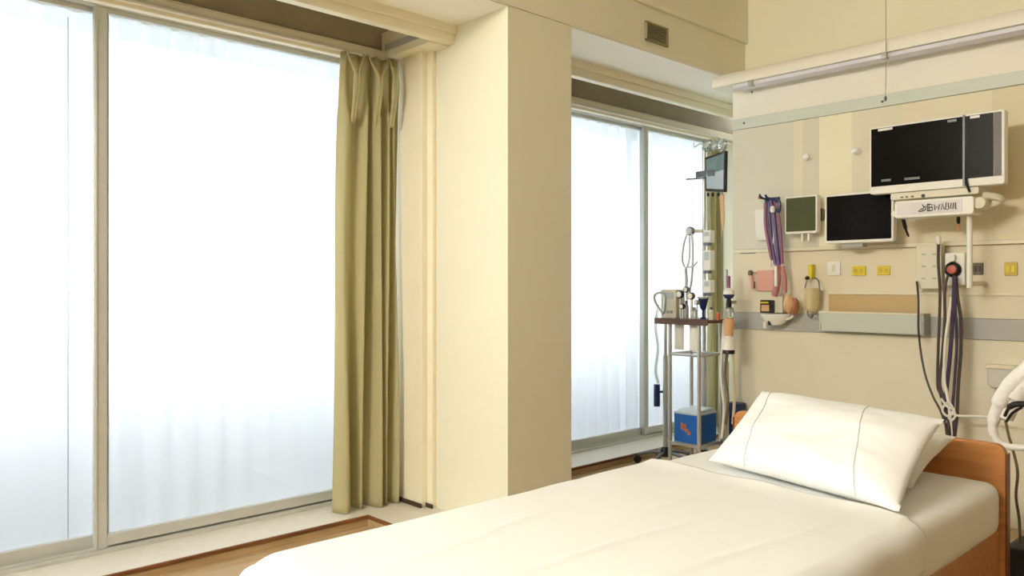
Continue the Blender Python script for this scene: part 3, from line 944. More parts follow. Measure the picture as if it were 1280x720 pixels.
cable('dark brown cable looping from the left side of the red connector', 'cord', [(1185, 344, 4.47), (1181, 362, 4.46), (1181, 400, 4.45), (1178, 440, 4.45), (1175, 480, 4.44), (1182, 505, 4.42), (1188, 560, 4.32), (1190, 690, 4.2)], .0075)
cable('thick dark violet cable hanging straight from the red connector', 'cordp', [(1193, 345, 4.475), (1192, 370, 4.45), (1190, 410, 4.44), (1187, 450, 4.43), (1183, 490, 4.42), (1182, 520, 4.40), (1186, 570, 4.32), (1186, 690, 4.2)], .010)
cable('dark brown cable hanging at the right edge of the cable group', 'cord', [(1195, 346, 4.475), (1197, 372, 4.46), (1201, 400, 4.45), (1201, 440, 4.45), (1198, 480, 4.44), (1196, 520, 4.40), (1192, 570, 4.32), (1192, 690, 4.2)], .0085)
cable('violet cable just left of the right-hand brown cable', 'cordp', [(1194, 347, 4.46), (1194, 380, 4.44), (1196, 430, 4.44), (1193, 480, 4.43), (1191, 515, 4.40), (1194, 560, 4.34), (1196, 690, 4.2)], .0075)
cable('white cable partly hidden among the dark hanging cables', 'cordw', [(1190, 372, 4.45), (1184, 410, 4.43), (1181, 440, 4.42), (1181, 475, 4.42), (1186, 505, 4.40), (1190, 545, 4.36)], .008)
p = onY(1173, 299, 4.475)
o = MB().lathe([(.006, -.03), (.014, -.02), (.014, .01), (.008, .018), (.0001, .02)], p, 12).build('cable_plug', 'cordw')
tag(o, 'cream plug on top of the dark cable under the large monitor', 'plug')
b = MB().tube([onY(x, y, 4.38) for x, y in ((1176, 498), (1184, 508), (1192, 513), (1184, 520), (1178, 512), (1186, 503), (1194, 520), (1183, 530), (1190, 518), (1200, 520), (1230, 521), (1262, 524))], .006, 8, smooth=6)
o = b.build('white_cord', 'cordw'); tag(o, 'white cord knotted around the hanging cables and running right to the white hose', 'cord')

# white hose bundle at the right edge
t = thing('breathing_hose', 'thick white looped hose bundle at the right edge beside the headboard', 'hose', (-.85, 3.35, 0))
def H(x, y, Y=3.34): return onY(x, y, Y)
b = MB().tube([H(1292, 455), H(1276, 470), H(1260, 487), H(1248, 508), H(1241, 530), H(1243, 545), H(1252, 555), H(1268, 559), H(1292, 560)], .02, 12, smooth=6,
              radii=[.030, .032, .030, .022, .016, .014, .013, .012, .012])
b.build('outer_loop', 'hose', t)
b = MB().tube([H(1296, 470, 3.36), H(1280, 480, 3.36), H(1266, 500, 3.36), H(1254, 524, 3.36)], .028, 12, smooth=6, radii=[.045, .045, .032, .012])
b.build('inner_hose', 'hose', t)
b = MB().tube([H(1256, 520, 3.29), H(1262, 509, 3.28), H(1272, 505, 3.28), H(1290, 506, 3.28)], .008, 8, smooth=5, radii=[.006, .011, .011, .009])
b.tube([H(1258, 527, 3.29), H(1266, 516, 3.28), H(1278, 509, 3.28)], .005, 8, smooth=5)
b.build('black_cables', 'black', t)
b = MB().tube([H(1257, 526), H(1261, 545), H(1266, 562), H(1272, 590), H(1270, 620), H(1274, 650), H(1275, 680)], .005, 8, smooth=6)
b.build('thin_lead', 'dplate', t)
# dark based stand behind the headboard that carries the hose
s0 = onY(1286, 690, 3.36)
t2 = thing('hose_stand', 'dark based stand at the right edge behind the headboard, under the white hose', 'stand', (s0.x, 3.36, 0))
sx = s0.x
MB().lathe([(.0001, 0), (.05, 0), (.05, .03), (.02, .05), (.016, .06), (.016, 1.02), (.0001, 1.02)], (sx + .02, 3.38, .05), 16).build('post', 'offwhite', t2)
MB().rbox((sx - .07, 3.30, .06), (sx + .25, 3.50, onY(1260, 684, 3.3).z), .02).build('base_box', 'rubber', t2, bevel=.008)
for dx in (-.04, .22):
    for dy in (.0, .16):
        MB().lathe([(.0001, -.012), (.028, -.012), (.03, 0), (.028, .012), (.0001, .012)], (sx + dx, 3.32 + dy, .031), 14, Matrix.Rotation(PI / 2, 3, 'Y')).build('wheel', 'rubber', t2)

# ------------------------------------------------------------------ bed
BX0, BX1 = -1.80, -0.815
BYH = 2.97
ZM = .585
bed = thing('hospital_bed', 'hospital bed frame with orange wood headboard and side rails', 'bed', ((BX0 + BX1) / 2, 1.9, 0))
hz = onY(1251, 555.5, BYH).z
b = MB().rbox((BX0 - .008, BYH, .22), (BX1 + .012, BYH + .028, hz), .035)
b.build('headboard', 'bedwood', bed, bevel=.003)
for x in (BX0 - .014, BX1 + .012):   # dark edging
    MB().box((x, BYH - .001, .12), (x + .006, BYH + .030, hz - .03)).build('headboard_edge', 'bededge', bed)
b = MB().rbox((BX0, .70, .22), (BX1, .725, .52), .035)
b.build('footboard', 'bedwood', bed, bevel=.003)
for x in (BX0 + .005, BX1 - .030):
    MB().box((x, .73, .255), (x + .025, BYH - .001, .425)).build('side_rail', 'bedwood', bed, bevel=.004)
MB().box((BX0 + .035, .74, .37), (BX1 - .035, BYH - .01, .405)).build('mattress_base', 'steel', bed)
for x in (BX0 + .06, BX1 - .06):
    for y in (.85, 2.85):
        lg = MB().box((x - .02, y - .02, .11), (x + .02, y + .02, .37)).build('leg', 'steel', bed, bevel=.003)
        MB().lathe([(.0001, -.014), (.048, -.014), (.05, 0), (.048, .014), (.0001, .014)], (x, y, .051), 18, Matrix.Rotation(PI / 2, 3, 'Y')).build('caster', 'rubber', lg)
        MB().box((x - .024, y - .022, .05), (x + .024, y - .012, .115)).build('caster_fork', 'steel', lg)
# lower end of the head end panel: pale foot seen at the right
MB().rbox((BX1 - .02, BYH - .04, .13), (BX1 + .03, BYH - .005, .24), .02).build('corner_bumper', 'panelt', bed)

def wr(x, y):
    """long soft folds of the sheet"""
    v = 0
    a = x * .35 + y
    v += .0035 * noise.noise(Vector((x * 5 + y * 1.2, y * 1.1, 3)))
    v += .0022 * noise.noise(Vector((x * 13 - y * 2, y * 2.2, 7)))
    return v
def soft_box(x0, x1, y0, y1, z0, z1, r, nx, ny, ns, top, side=None):
    """open-bottomed sheet over a box with rounded shoulders, as a polar-free grid"""
    def prof(t, w_):
        # t in [0,1] across: returns offset across and height drop
        hgt = z1 - z0
        L = [hgt - r, r * PI / 2, w_ - 2 * r, r * PI / 2, hgt - r]
        T = sum(L); s_ = t * T
        if s_ < L[0]: return 0, z0 + s_
        s_ -= L[0]
        if s_ < L[1]:
            a = s_ / r; return r - r * math.cos(a), z1 - r + r * math.sin(a)
        s_ -= L[1]
        if s_ < L[2]: return r + s_, z1
        s_ -= L[2]
        if s_ < L[3]:
            a = s_ / r; return w_ - r + r * math.sin(a), z1 - r + r * math.cos(a)
        s_ -= L[3]
        return w_, z1 - r - s_
    return prof

# mattress
def cushion(b, x0, x1, y0, y1, z0, z1, r, nx=60, ny=110, n=4.5, wrk=1.0):
    cx, cy, cz = (x0 + x1) / 2, (y0 + y1) / 2, (z0 + z1) / 2
    hx, hy, hz_ = (x1 - x0) / 2, (y1 - y0) / 2, (z1 - z0) / 2
    def clampr(px_, py_, pz_):
        q = Vector((px_ * hx, py_ * hy, pz_ * hz_))
        core = Vector((max(-hx + r, min(hx - r, q.x)), max(-hy + r, min(hy - r, q.y)), max(-hz_ + r, min(hz_ - r, q.z))))
        d = q - core
        if d.length > 1e-6:
            q = core + d.normalized() * r
        return q
    # cube faces
    def face(fn, nu, nv):
        b.grid(nu, nv, lambda u, v: disp(clampr(*fn(2 * u - 1, 2 * v - 1))))
    def disp(q):
        x, y, z = q.x + cx, q.y + cy, q.z + cz
        if z > cz:
            z += wrk * wr(x, y)
        side = max(0, abs(q.x) / hx - .8) * 5
        x += math.copysign(1, q.x) * wrk * .004 * side * noise.noise(Vector((y * 6, z * 3, 1)))
        return Vector((x, y, z))
    nz = 12
    face(lambda u, v: (u, v, 1), nx, ny); face(lambda u, v: (u, v, -1), nx, ny)
    face(lambda u, v: (1, u, v), ny, nz); face(lambda u, v: (-1, u, v), ny, nz)
    face(lambda u, v: (u, 1, v), nx, nz); face(lambda u, v: (u, -1, v), nx, nz)
    return b
mt = cushion(MB(), BX0 + .012, BX1 + .004, .78, BYH - .004, .408, ZM, .045).build('mattress', 'sheet', weld=True, ang=80)
tag(mt, 'mattress in a smooth white fitted sheet on the wooden hospital bed', 'mattress')
# top cover drawn over the bed
def cover(b):
    x0, x1 = BX0 - .006, BX1 + .020
    y1 = 2.33
    y0 = .74
    r = .05
    zt_ = ZM + .008
    drop = .125
    wd = x1 - x0
    nx, ny = 110, 190
    Lx = [drop - r + .0, r * PI / 2, wd - 2 * r, r * PI / 2, drop - r]
    T = sum(Lx)
    def across(s_):
        if s_ < Lx[0]: return x0, zt_ - drop + s_, -1
        s_ -= Lx[0]
        if s_ < Lx[1]:
            a = s_ / r; return x0 + r - r * math.cos(a), zt_ - r + r * math.sin(a), -.5
        s_ -= Lx[1]
        if s_ < Lx[2]: return x0 + r + s_, zt_, 0
        s_ -= Lx[2]
        if s_ < Lx[3]:
            a = s_ / r; return x1 - r + r * math.sin(a), zt_ - r + r * math.cos(a), .5
        s_ -= Lx[3]
        return x1, zt_ - r - s_, 1
    def fn(u, v):
        x, z, sd = across(u * T)
        yl = y1 - .16 * max(0, (x - (BX0 + .25))) * .6        # upper hem runs slightly askew
        y = y0 + (yl - y0) * v
        # rounded foot end: the sheet turns down and its corner pulls in
        k = max(0, 1 - (y - y0) / .14)
        z2 = z - .10 * k * k
        cx = (x0 + x1) / 2
        x = cx + (x - cx) * (1 - .07 * k * k)
        if sd in (0,):
            z2 += wr(x, y) * 1.0 + .0035
            f = noise.noise(Vector((x * 3.0 + y * 2.2, y * .6 - x * .4, 11)))
            z2 += .006 * max(0, f) 
            # crease running diagonally
            for (cx_, sl, yc, yr, hh_) in ((-1.25, .08, 1.5, .55, .006), (-1.52, -.11, 1.3, .45, .005), (-1.38, .05, 1.95, .3, .004), (-1.0, .10, 1.75, .5, .005)):
                dcr = (x - cx_) - sl * (y - yc) + .01 * math.sin(y * 9)
                z2 += hh_ * math.exp(-(dcr / .011) ** 2) * max(0, 1 - ((y - yc) / yr) ** 2)
            h = max(0, 1 - (yl - y) / .10)
            z2 += .010 * h * h * (1 + .5 * math.sin(x * 18))
        else:
            off = .003 * math.sin(y * 21) + .003 * noise.noise(Vector((y * 7, z * 4, 2)))
            x += off * (1 if sd > 0 else -1)
        return (x, y, z2)
    b.grid(nx, ny, fn)
    return b
cv = cover(MB()).build('bed_cover', 'sheet', ang=180, solid=.002)
tag(cv, 'white cotton bed cover spread over the bed, filling the lower middle of the view', 'bed cover')

# pillows
def pillow(label, w_, d_, th, loc, rz, tilt, roll=0, seams=(), seed=0, sag=0.0, skew=0.0):
    Rm = Matrix.Rotation(rz, 3, 'Z') @ Matrix.Rotation(tilt, 3, 'X') @ Matrix.Rotation(roll, 3, 'Y')
    loc = Vector(loc)
    def surf(u, v, s):
        au, av = abs(u), abs(v)
        h = (max(0, 1 - au ** 3.2) ** .62) * (max(0, 1 - av ** 2.6) ** .62)
        # corners stay out, edge middles pull in a little
        x = u * w_ / 2 * (1 - .045 * (1 - av ** 2)) + skew * v
        y = v * d_ / 2 * (1 - .06 * (1 - au ** 2))
        t_ = th / 2 * h
        n_ = noise.noise(Vector((u * 1.7 + seed, v * 1.9, 2))) * .012 + noise.noise(Vector((u * 4 + seed, v * 5, 9))) * .004
        edge = min(1, (1 - au) * 6) * min(1, (1 - av) * 5)
        z = s * t_ + n_ * edge + .004 * math.sin(u * 14 + v * 3) * (1 - edge) * (1 - av)
        z += -sag * u * u
        return loc + Rm @ Vector((x, y, z))
    b = MB()
    b.grid(56, 40, lambda a, c: surf(2 * a - 1, 2 * c - 1, 1))
    b.grid(56, 40, lambda a, c: surf(2 * a - 1, 2 * c - 1, -1))
    o = b.build('pillow', 'pillow', weld=True, ang=100)
    tag(o, label, 'pillow', 'pillows at the bed head')
    for (ua_, ub_) in seams:
        b = MB()
        pts = []
        for k in range(31):
            v = -1 + 2 * k / 30
            u = ua_ + (ub_ - ua_) * k / 30 + .03 * math.sin(k / 30 * PI)
            pts.append(surf(u, v * .99, 1) + Rm @ Vector((0, 0, .0006)))
        b.tube(pts, .0016, 6)
        part_label(b.build('seam', 'seam', o), 'thin grey seam')
    return o
# back pillow, tucked behind
pillow('white pillow behind and under the front pillow, against the headboard', .67, .345, .15, (-1.275, 2.765, ZM + .078), math.radians(-4), math.radians(21), seed=4)
pillow('front white pillow with two grey seams, propped up and leaning toward the headboard', .729, .432, .155, (-1.229, 2.536, .716), -.232, .498, .006, skew=-.053, seams=((-.55, -.80), (.62, .34)), seed=1)

# ------------------------------------------------------------------ instrument cart by the far window
CX0, CX1, CY0, CY1 = -3.06, -2.84, 4.26, 4.50
ct = thing('equipment_cart', 'chrome framed equipment cart with a dark brown top by the far window', 'cart', ((CX0 + CX1) / 2, (CY0 + CY1) / 2, 0))
zt_ = onX(872, 399, -2.95).z
zt_ = EYE - (399 - 357) / F * 5.05
for x in (CX0, CX1):
    for y in (CY0, CY1):
        lg = MB().tube([(x, y, .06), (x, y, zt_ - .02)], .0125, 12).build('leg', 'chrome', ct)
        MB().lathe([(.0001, -.01), (.026, -.01), (.028, 0), (.026, .01), (.0001, .01)], (x, y, .030), 14, Matrix.Rotation(PI / 2, 3, 'Y')).build('caster', 'rubber', lg)
        MB().box((x - .015, y - .012, .03), (x + .015, y - .002, .07)).build('caster_fork', 'chrome', lg)
part_label(MB().rbox((-3.16, CY0 - .03, zt_ - .022), (-2.76, CY1 + .03, zt_), .02, axis=2).build('top_shelf', 'brown', ct, bevel=.004), 'dark brown top')
part_label(MB().rbox((-3.16, CY0 - .034, zt_ - .035), (-2.76, CY0 - .024, zt_ + .004), .004, axis=1).build('shelf_lip', 'brown', ct), 'dark brown lip')
zm = EYE - (443 - 357) / F * 5.1
b = MB()
for y in (CY0, CY1):
    b.tube([(CX0, y, zm), (CX1, y, zm)], .009, 8)
for x in (CX0, CX1):
    b.tube([(x, CY0, zm), (x, CY1, zm)], .009, 8)
b.build('cross_rail', 'chrome', ct)
zs_ = EYE - (554 - 357) / F * 5.05
MB().rbox((CX0 - .015, CY0 - .02, zs_ - .018), (CX1 + .015, CY1 + .015, zs_), .01, axis=2).build('bottom_shelf', 'steel', ct)
# blue box
t = thing('storage_box', 'bright blue storage box with a pale grey lid on the bottom shelf of the cart', 'box', (-2.95, 4.38, zs_))
zk = EYE - (519 - 357) / F * 5.05
MB().rbox((CX0 + .016, CY0 + .015, zs_), (CX1 - .015, CY1 - .016, zk), .012, axis=2).build('box_body', 'blue', t, bevel=.002)
b = MB().rbox((CX0 + .014, CY0 + .012, zk), (CX1 - .013, CY1 - .014, zk + .012), .014, axis=2)
b.prism([(CY0 + .03, zk + .012), (CY1 - .03, zk + .012), (CY1 - .04, zk + .032), (CY0 + .06, zk + .026)], 0, CX0 + .03, CX1 - .03)
part_label(b.build('lid', 'lid', t, bevel=.002), 'pale grey lid')
b = MB()
for (u0, v0, u1, v1) in ((.30, .44, .38, .70), (.36, .5, .46, .62), (.42, .42, .50, .66), (.48, .36, .62, .48), (.56, .28, .68, .40)):
    xx0 = CX0 + .016 + u0 * (CX1 - CX0 - .03); xx1 = CX0 + .016 + u1 * (CX1 - CX0 - .03)
    b.box((xx0, CY0 + .0135, zs_ + v0 * (zk - zs_)), (xx1, CY0 + .0155, zs_ + v1 * (zk - zs_)))
part_label(b.build('printed_mark', 'orange', t), 'orange printed mark')

# things on the cart top
def at(x, y, Y): return onY(x, y, Y)
def sx_(x, Y): return onY(x, 380, Y).x
def on_cart(name, label, cat, x0, x1, ytop, Y, dep, m, r=.008):
    a, c = sx_(x0, Y), sx_(x1, Y)
    z1_ = onY((x0 + x1) / 2, ytop, Y).z
    t = thing(name, label, cat, ((a + c) / 2, Y + dep / 2, zt_))
    MB().rbox((a, Y, zt_), (c, Y + dep, z1_), r).build('case', m, t, bevel=.003)
    return t, a, c, z1_
t, a, c, z1_ = on_cart('infusion_device', 'pale grey boxed device standing at the left end of the cart top', 'device', 826, 845, 362, 4.31, .10, 'offwhite')
MB().box((a + .015, 4.308, z1_ - .06), (c - .02, 4.31, z1_ - .02)).build('screen', 'lid', t)
for k in range(3):
    MB().rbox((a + .015 + k * .03, 4.305, zt_ + .03), (a + .032 + k * .03, 4.31, zt_ + .05), .004).build('button', 'band', t)
b = MB().tube([at(829, 392, 4.27), at(824, 386, 4.27), at(818, 375, 4.27), at(819, 368, 4.27), at(826, 366, 4.27), at(831, 372, 4.27), at(830, 390, 4.27)], .009, 8, smooth=5)
o = b.build('coiled_hose', 'chrome'); tag(o, 'looped metallic hose hanging over the left end of the cart top', 'hose')
def gauge_on(x, y, r_, Y, lb, m='black'):
    p = at(x, y, Y)
    t = thing('flow_gauge', lb, 'gauge', (p.x, Y, p.z))
    rt = Matrix.Rotation(PI / 2, 3, 'X')
    MB().lathe([(.0001, -.012), (r_, -.012), (r_, .012), (r_ * .85, .015), (.0001, .015)], p, 16, rt).build('dial_case', m, t)
    MB().lathe([(.0001, .015), (r_ * .75, .0155), (.0001, .017)], p, 16, rt).build('dial', 'white', t)
    MB().tube([p + Vector((0, .005, -r_)), Vector((p.x, Y + .005, zt_ + .001))], r_ * .35, 8).build('stem', 'chrome', t)
gauge_on(850, 368, .026, 4.33, 'round dark gauge on a stem near the middle of the cart top')
gauge_on(864, 370, .024, 4.33, 'round dark gauge on a stem, right of the first gauge on the cart', 'dplate')
gauge_on(853, 383, .018, 4.29, 'small low round gauge at the front of the cart top')
for (x, y0_, y1_, r_, Y, m_, lb) in (
        (858, 376, 392, .016, 4.36, 'chrome', 'short metal vial between the gauges on the cart top'),
        (868, 384, 396, .018, 4.27, 'clear', 'small clear vial at the front of the cart top'),
        (898, 389, 397, .012, 4.27, 'red', 'tiny reddish vial near the right end of the cart top'),
        (889, 384, 397, .014, 4.30, 'offwhite', 'small cream vial on the right part of the cart top')):
    p = at(x, y1_, Y); q = at(x, y0_, Y)
    hh_ = max(.03, q.z - zt_)
    t = thing('vial', lb, 'vial', (p.x, Y, zt_), 'vials on the cart top')
    MB().lathe([(.0001, 0), (r_, 0), (r_, hh_ * .7), (r_ * .5, hh_ * .82)], (p.x, Y, zt_), 14).build('body', m_, t)
    MB().lathe([(r_ * .55, hh_ * .8), (r_ * .6, hh_), (.0001, hh_)], (p.x, Y, zt_), 14).build('cap', 'alu_dark', t)
gauge_on(858, 362, .020, 4.38, 'small round gauge standing behind the two larger ones on the cart top', 'alu_dark')
gauge_on(871, 378, .016, 4.31, 'tiny round gauge left of the dark cone shaped cup', 'steel')
# dark funnel
p = at(879, 372, 4.36)
t = thing('funnel_cup', 'dark grey cone shaped cup hanging just above the cart top beside the pole', 'cup', (p.x, 4.36, zt_))
hh_ = p.z - zt_
MB().lathe([(.0001, 0), (.02, 0), (.02, .006), (.008, .015), (.008, hh_ * .4), (.02, hh_ * .5), (.034, hh_), (.030, hh_)], (p.x, 4.36, zt_), 18).build('cup', 'navy', t)
MB().lathe([(.036, hh_ - .006), (.038, hh_), (.036, hh_ + .006)], (p.x, 4.36, zt_), 18).build('rim', 'band', t)
# clear bags hanging under the top
for x, lb in ((849, 'clear plastic bag hanging under the left part of the cart top'), (868, 'clear bag with a dark clip hanging under the middle of the cart top')):
    p = at(x, 420, 4.30)
    def fn(u, v, s=1, p=p):
        h = (1 - abs(2 * u - 1) ** 3) * (1 - abs(2 * v - 1) ** 4)
        return Vector((p.x + (u - .5) * .075, 4.30 + s * .014 * h, zt_ - .03 - .17 * v))
    b = MB().grid(12, 14, lambda u, v: fn(u, v, 1)); b.grid(12, 14, lambda u, v: fn(u, v, -1))
    o = b.build('fluid_bag', 'white', weld=True)
    tag(o, lb, 'bag', 'bags under the cart top')
    MB().box((p.x - .006, 4.294, zt_ - .05), (p.x + .006, 4.306, zt_ - .0225)).build('clip', 'black', o)

# ------------------------------------------------------------------ drip poles
def pole_stand(label, x, y, ztop, r=.011, base=.27, ang0=.0, n=5, hooks=True, mm='chrome'):
    t = thing('drip_pole', label, 'pole', (x, y, 0))
    MB().tube([(x, y, .09), (x, y, ztop)], r, 12).build('pole', mm, t)
    MB().tube([(x, y, .10), (x, y, .75)], r * 1.6, 12).build('outer_tube', mm, t)
    MB().lathe([(.0001, .06), (.035, .06), (.035, .10), (.02, .125), (.0001, .125)], (x, y, 0), 14).build('hub', 'rubber', t)
    for k in range(n):
        a = ang0 + 2 * PI * k / n
        ex, ey = x + base * math.cos(a), y + base * math.sin(a)
        lg = MB().tube([(x, y, .085), ((x + ex) / 2, (y + ey) / 2, .085), (ex, ey, .062)], .012, 8, smooth=3).build('foot', 'alu_dark', t)
        MB().lathe([(.0001, -.012), (.025, -.012), (.027, 0), (.025, .012), (.0001, .012)], (ex, ey, .028), 14, Matrix.Rotation(a + PI / 2, 3, 'Z') @ Matrix.Rotation(PI / 2, 3, 'Y')).build('caster', 'rubber', lg)
    if hooks:
        for s in (-1, 1):
            MB().tube([(x, y, ztop - .01), (x + s * .04, y, ztop - .005), (x + s * .075, y, ztop - .02), (x + s * .085, y, ztop + .01)], .004, 8, smooth=4).build('hook', mm, t)
    return t
zA = EYE - (366 - 357) / F * 5.45
pole_stand('short drip pole with a five-armed caster base at the left of the cart', -3.27, 4.50, 1.16, base=.19, ang0=2.45, hooks=False)
zB = EYE + (357 - 178) / F * 5.38
pole_stand('tall chrome drip pole with bag hooks behind the equipment cart', -3.05, 4.635, zB, base=.09, ang0=.3, n=4, r=.014)
pole_stand('drip pole in front of the left edge of the head panel, carrying dark-capped cylinders', -2.735, 4.40, 1.33, base=.09, ang0=.8, n=4, hooks=False, mm='steel')

# devices on the tall pole
YD = 4.60
def dp(x, y, Y=YD): return onY(x, y, Y)
t = thing('pole_screen', 'blue-grey screened device in a dark frame clamped high on the tall pole', 'device', (dp(893, 215).x, YD, dp(893, 243).z))
p, q = dp(881, 192, 4.55), dp(907, 242, 4.55)
TL, TR, BR, BL = dp(881, 197, 4.55), dp(907, 188, 4.58), dp(906, 240, 4.58), dp(882, 239, 4.55)
def quadslab(pts, dep, off=0):
    b = MB()
    A = [b.bm.verts.new(v_ + Vector((0, off, 0))) for v_ in pts]
    B = [b.bm.verts.new(v_ + Vector((0, off + dep, 0))) for v_ in pts]
    b.bm.faces.new(A[::-1]); b.bm.faces.new(B)
    for i in range(4):
        b.bm.faces.new((A[i], A[(i + 1) % 4], B[(i + 1) % 4], B[i]))
    return b
quadslab([TL, TR, BR, BL], .03).build('frame', 'black', t, bevel=.003)
cen = (TL + TR + BR + BL) / 4
sh = lambda pts, k: [cen + (v_ - cen) * k for v_ in pts]
i4 = sh([TL, TR, BR, BL], .86)
midl, midr = i4[0].lerp(i4[3], .52), i4[1].lerp(i4[2], .45)
quadslab([i4[0], i4[1], midr, midl], .004, -.004).build('screen', 'bluescr', t)
part_label(quadslab([midl, midr, i4[2], i4[3]], .004, -.004).build('lower_panel', 'palescr', t), 'pale blue lower panel')
MB().box((-3.06, 4.55, cen.z - .02), (cen.x, 4.64, cen.z + .02)).build('clamp', 'alu_dark', t)
for x in (885, 891, 898):
    pz = dp(x, 242, 4.56)
    MB().lathe([(.0001, -.02), (.008, -.018), (.009, 0), (.0001, .01)], pz, 10).build('knob', 'black', t)
# crumpled clear bags at the top hook
for i, (x, y, rr) in enumerate(((884, 183, 6), (893, 182, 7), (902, 181, 6))):
    lb = ('crumpled clear bag at the left of the hooks on top of the tall pole', 'crumpled clear bag in the middle above the blue-grey screen', 'crumpled clear bag at the right above the blue-grey screen')[i]
    c_ = dp(x, y, 4.60)
    def fn(u, v, c_=c_, i=i):
        a, e = 2 * PI * u, PI * (v - .5)
        d = Vector((math.cos(a) * math.cos(e), math.sin(a) * math.cos(e), math.sin(e)))
        n_ = 1 + .55 * noise.noise(d * 2.8 + Vector((i * 5, 0, 0)))
        return c_ + Vector((d.x * .036 * n_, d.y * .022 * n_, d.z * .038 * n_))
    o = MB().grid(16, 12, fn).build('crumpled_bag', 'clear', weld=True, ang=20)
    tag(o, lb, 'bag', 'crumpled bags on the tall pole')
# side stalk
MB().tube([(-3.05, 4.635, dp(876, 222).z), (-3.12, 4.62, dp(876, 222).z), (-3.17, 4.60, dp(876, 222).z)], .005, 8).build('side_arm', 'alu_dark', t)
# white pump blocks on the tall pole
for (ya_, yb__, lb) in ((288, 303, 'small white clamp block on the tall pole above the long white pump'), (313, 338, 'long white syringe pump clamped on the tall pole'), (350, 366, 'low white pump block on the tall pole just above the cart top')):
    p, q = dp(880, ya_, 4.58), dp(889, yb__, 4.58)
    t = thing('syringe_pump', lb, 'pump', ((p.x + q.x) / 2, 4.58, q.z), 'pumps on the tall pole')
    MB().rbox((p.x, 4.57, q.z), (q.x, 4.622, p.z), .008).build('case', 'white', t, bevel=.003)
    MB().box((p.x + .01, 4.567, (p.z + q.z) / 2), (q.x - .01, 4.57, p.z - .012)).build('display', 'lid', t)
    MB().box((p.x + .008, 4.56, q.z - .020), (q.x - .008, 4.60, q.z - .001)).build('pump_foot', 'alu_dark', t)
# folding arm with white tubing
t = thing('tubing_arm', 'clamp arm on the tall pole with looped white tubing hanging over the window', 'tubing', (-3.05, 4.62, 1.6))
p = dp(863, 289, 4.58)
MB().tube([(-3.055, 4.62, p.z), (p.x, 4.58, p.z)], .012, 10).build('arm', 'offwhite', t)
MB().lathe([(.0001, -.02), (.022, -.02), (.026, 0), (.022, .02), (.0001, .02)], p, 16, Matrix.Rotation(PI / 2, 3, 'X')).build('clamp', 'alu', t)
MB().lathe([(.024, -.012), (.031, -.01), (.031, .01), (.024, .012)], p, 16, Matrix.Rotation(PI / 2, 3, 'X')).build('clamp_ring', 'alu_dark', t)
b = MB().tube([dp(x, y, 4.57) for x, y in ((860, 289), (855, 305), (853, 325), (858, 335), (862, 320), (862, 295))], .007, 8, smooth=6)
b.tube([dp(x, y, 4.56) for x, y in ((865, 292), (866, 315), (865, 345), (862, 366))], .008, 8, smooth=6)
b.tube([dp(x, y, 4.55) for x, y in ((858, 334), (866, 333), (872, 327))], .006, 8, smooth=6)
b.tube([dp(x, y, 4.56) for x, y in ((857, 336), (858, 350), (857, 364))], .011, 8, smooth=6)
b.build('white_tubing', mat('tubing_grey', (200, 202, 202), .4), t)
# tan strap by the pole
b = MB().prism([(0, 0), (.03, .01), (.035, -.16), (.022, -.24), (.012, -.17)], 1, 4.56, 4.566)
p = dp(900, 245, 4.56)
o = b.build('tan_strap', 'tanbag')
o.location = (p.x - .005, 0, p.z)
tag(o, 'tan strap hanging below the blue-grey screened device', 'strap')

# cylinders at the panel edge (third pole)
xq = -2.735
yq = 4.33
def cyl(y0_, y1_, r_, m_): 
    pass
za_ = lambda y: EYE - (y - 357) / F * (ray(911, y).dot(Vector((0, 0, 0))) + yq / ray(911, y).y)
xq = onY(911, 380, yq).x
t = thing('flowmeter', 'slim flowmeter with dark collars and a plum stem at the head panel left edge', 'flowmeter', (xq, yq, za_(395)))
MB().tube([(xq, yq, za_(345)), (xq, yq, za_(364))], .010, 12).build('stem', 'plum', t)
MB().lathe([(.0001, za_(368)), (.034, za_(368)), (.034, za_(364)), (.022, za_(361)), (.010, za_(360))], (xq, yq, 0), 18).build('white_collar', 'white', t)
MB().lathe([(.024, za_(373)), (.035, za_(369)), (.035, za_(368)), (.0001, za_(368))], (xq, yq, 0), 18).build('dark_collar', 'navy', t)
MB().lathe([(.012, za_(386)), (.018, za_(382)), (.014, za_(374)), (.016, za_(372))], (xq, yq, 0), 16).build('neck', 'black', t)
MB().lathe([(.0001, za_(396)), (.030, za_(396)), (.032, za_(388)), (.026, za_(384)), (.0001, za_(384))], (xq, yq, 0), 18).build('body', 'clear', t)
MB().box((xq - .01, yq, za_(380)), (xq + .01, 4.40, za_(376))).build('clamp', 'steel', t)
t = thing('humidifier_bottle', 'cream and white bottle with a black cap at its foot, below the flowmeter', 'bottle', (xq, yq, za_(441)))
MB().lathe([(.0001, za_(397)), (.028, za_(397.5)), (.034, za_(403)), (.030, za_(412)), (.026, za_(420))], (xq, yq, 0), 18).build('upper_body', 'tanbag', t)
MB().lathe([(.026, za_(420)), (.040, za_(423)), (.042, za_(437)), (.0001, za_(437))], (xq, yq, 0), 18).build('body', 'white', t)
MB().lathe([(.036, za_(437)), (.038, za_(442)), (.0001, za_(443))], (xq, yq, 0), 18).build('cap', 'black', t)
MB().box((xq - .008, yq + .02, za_(412)), (xq + .008, 4.40, za_(408))).build('clamp', 'steel', t)
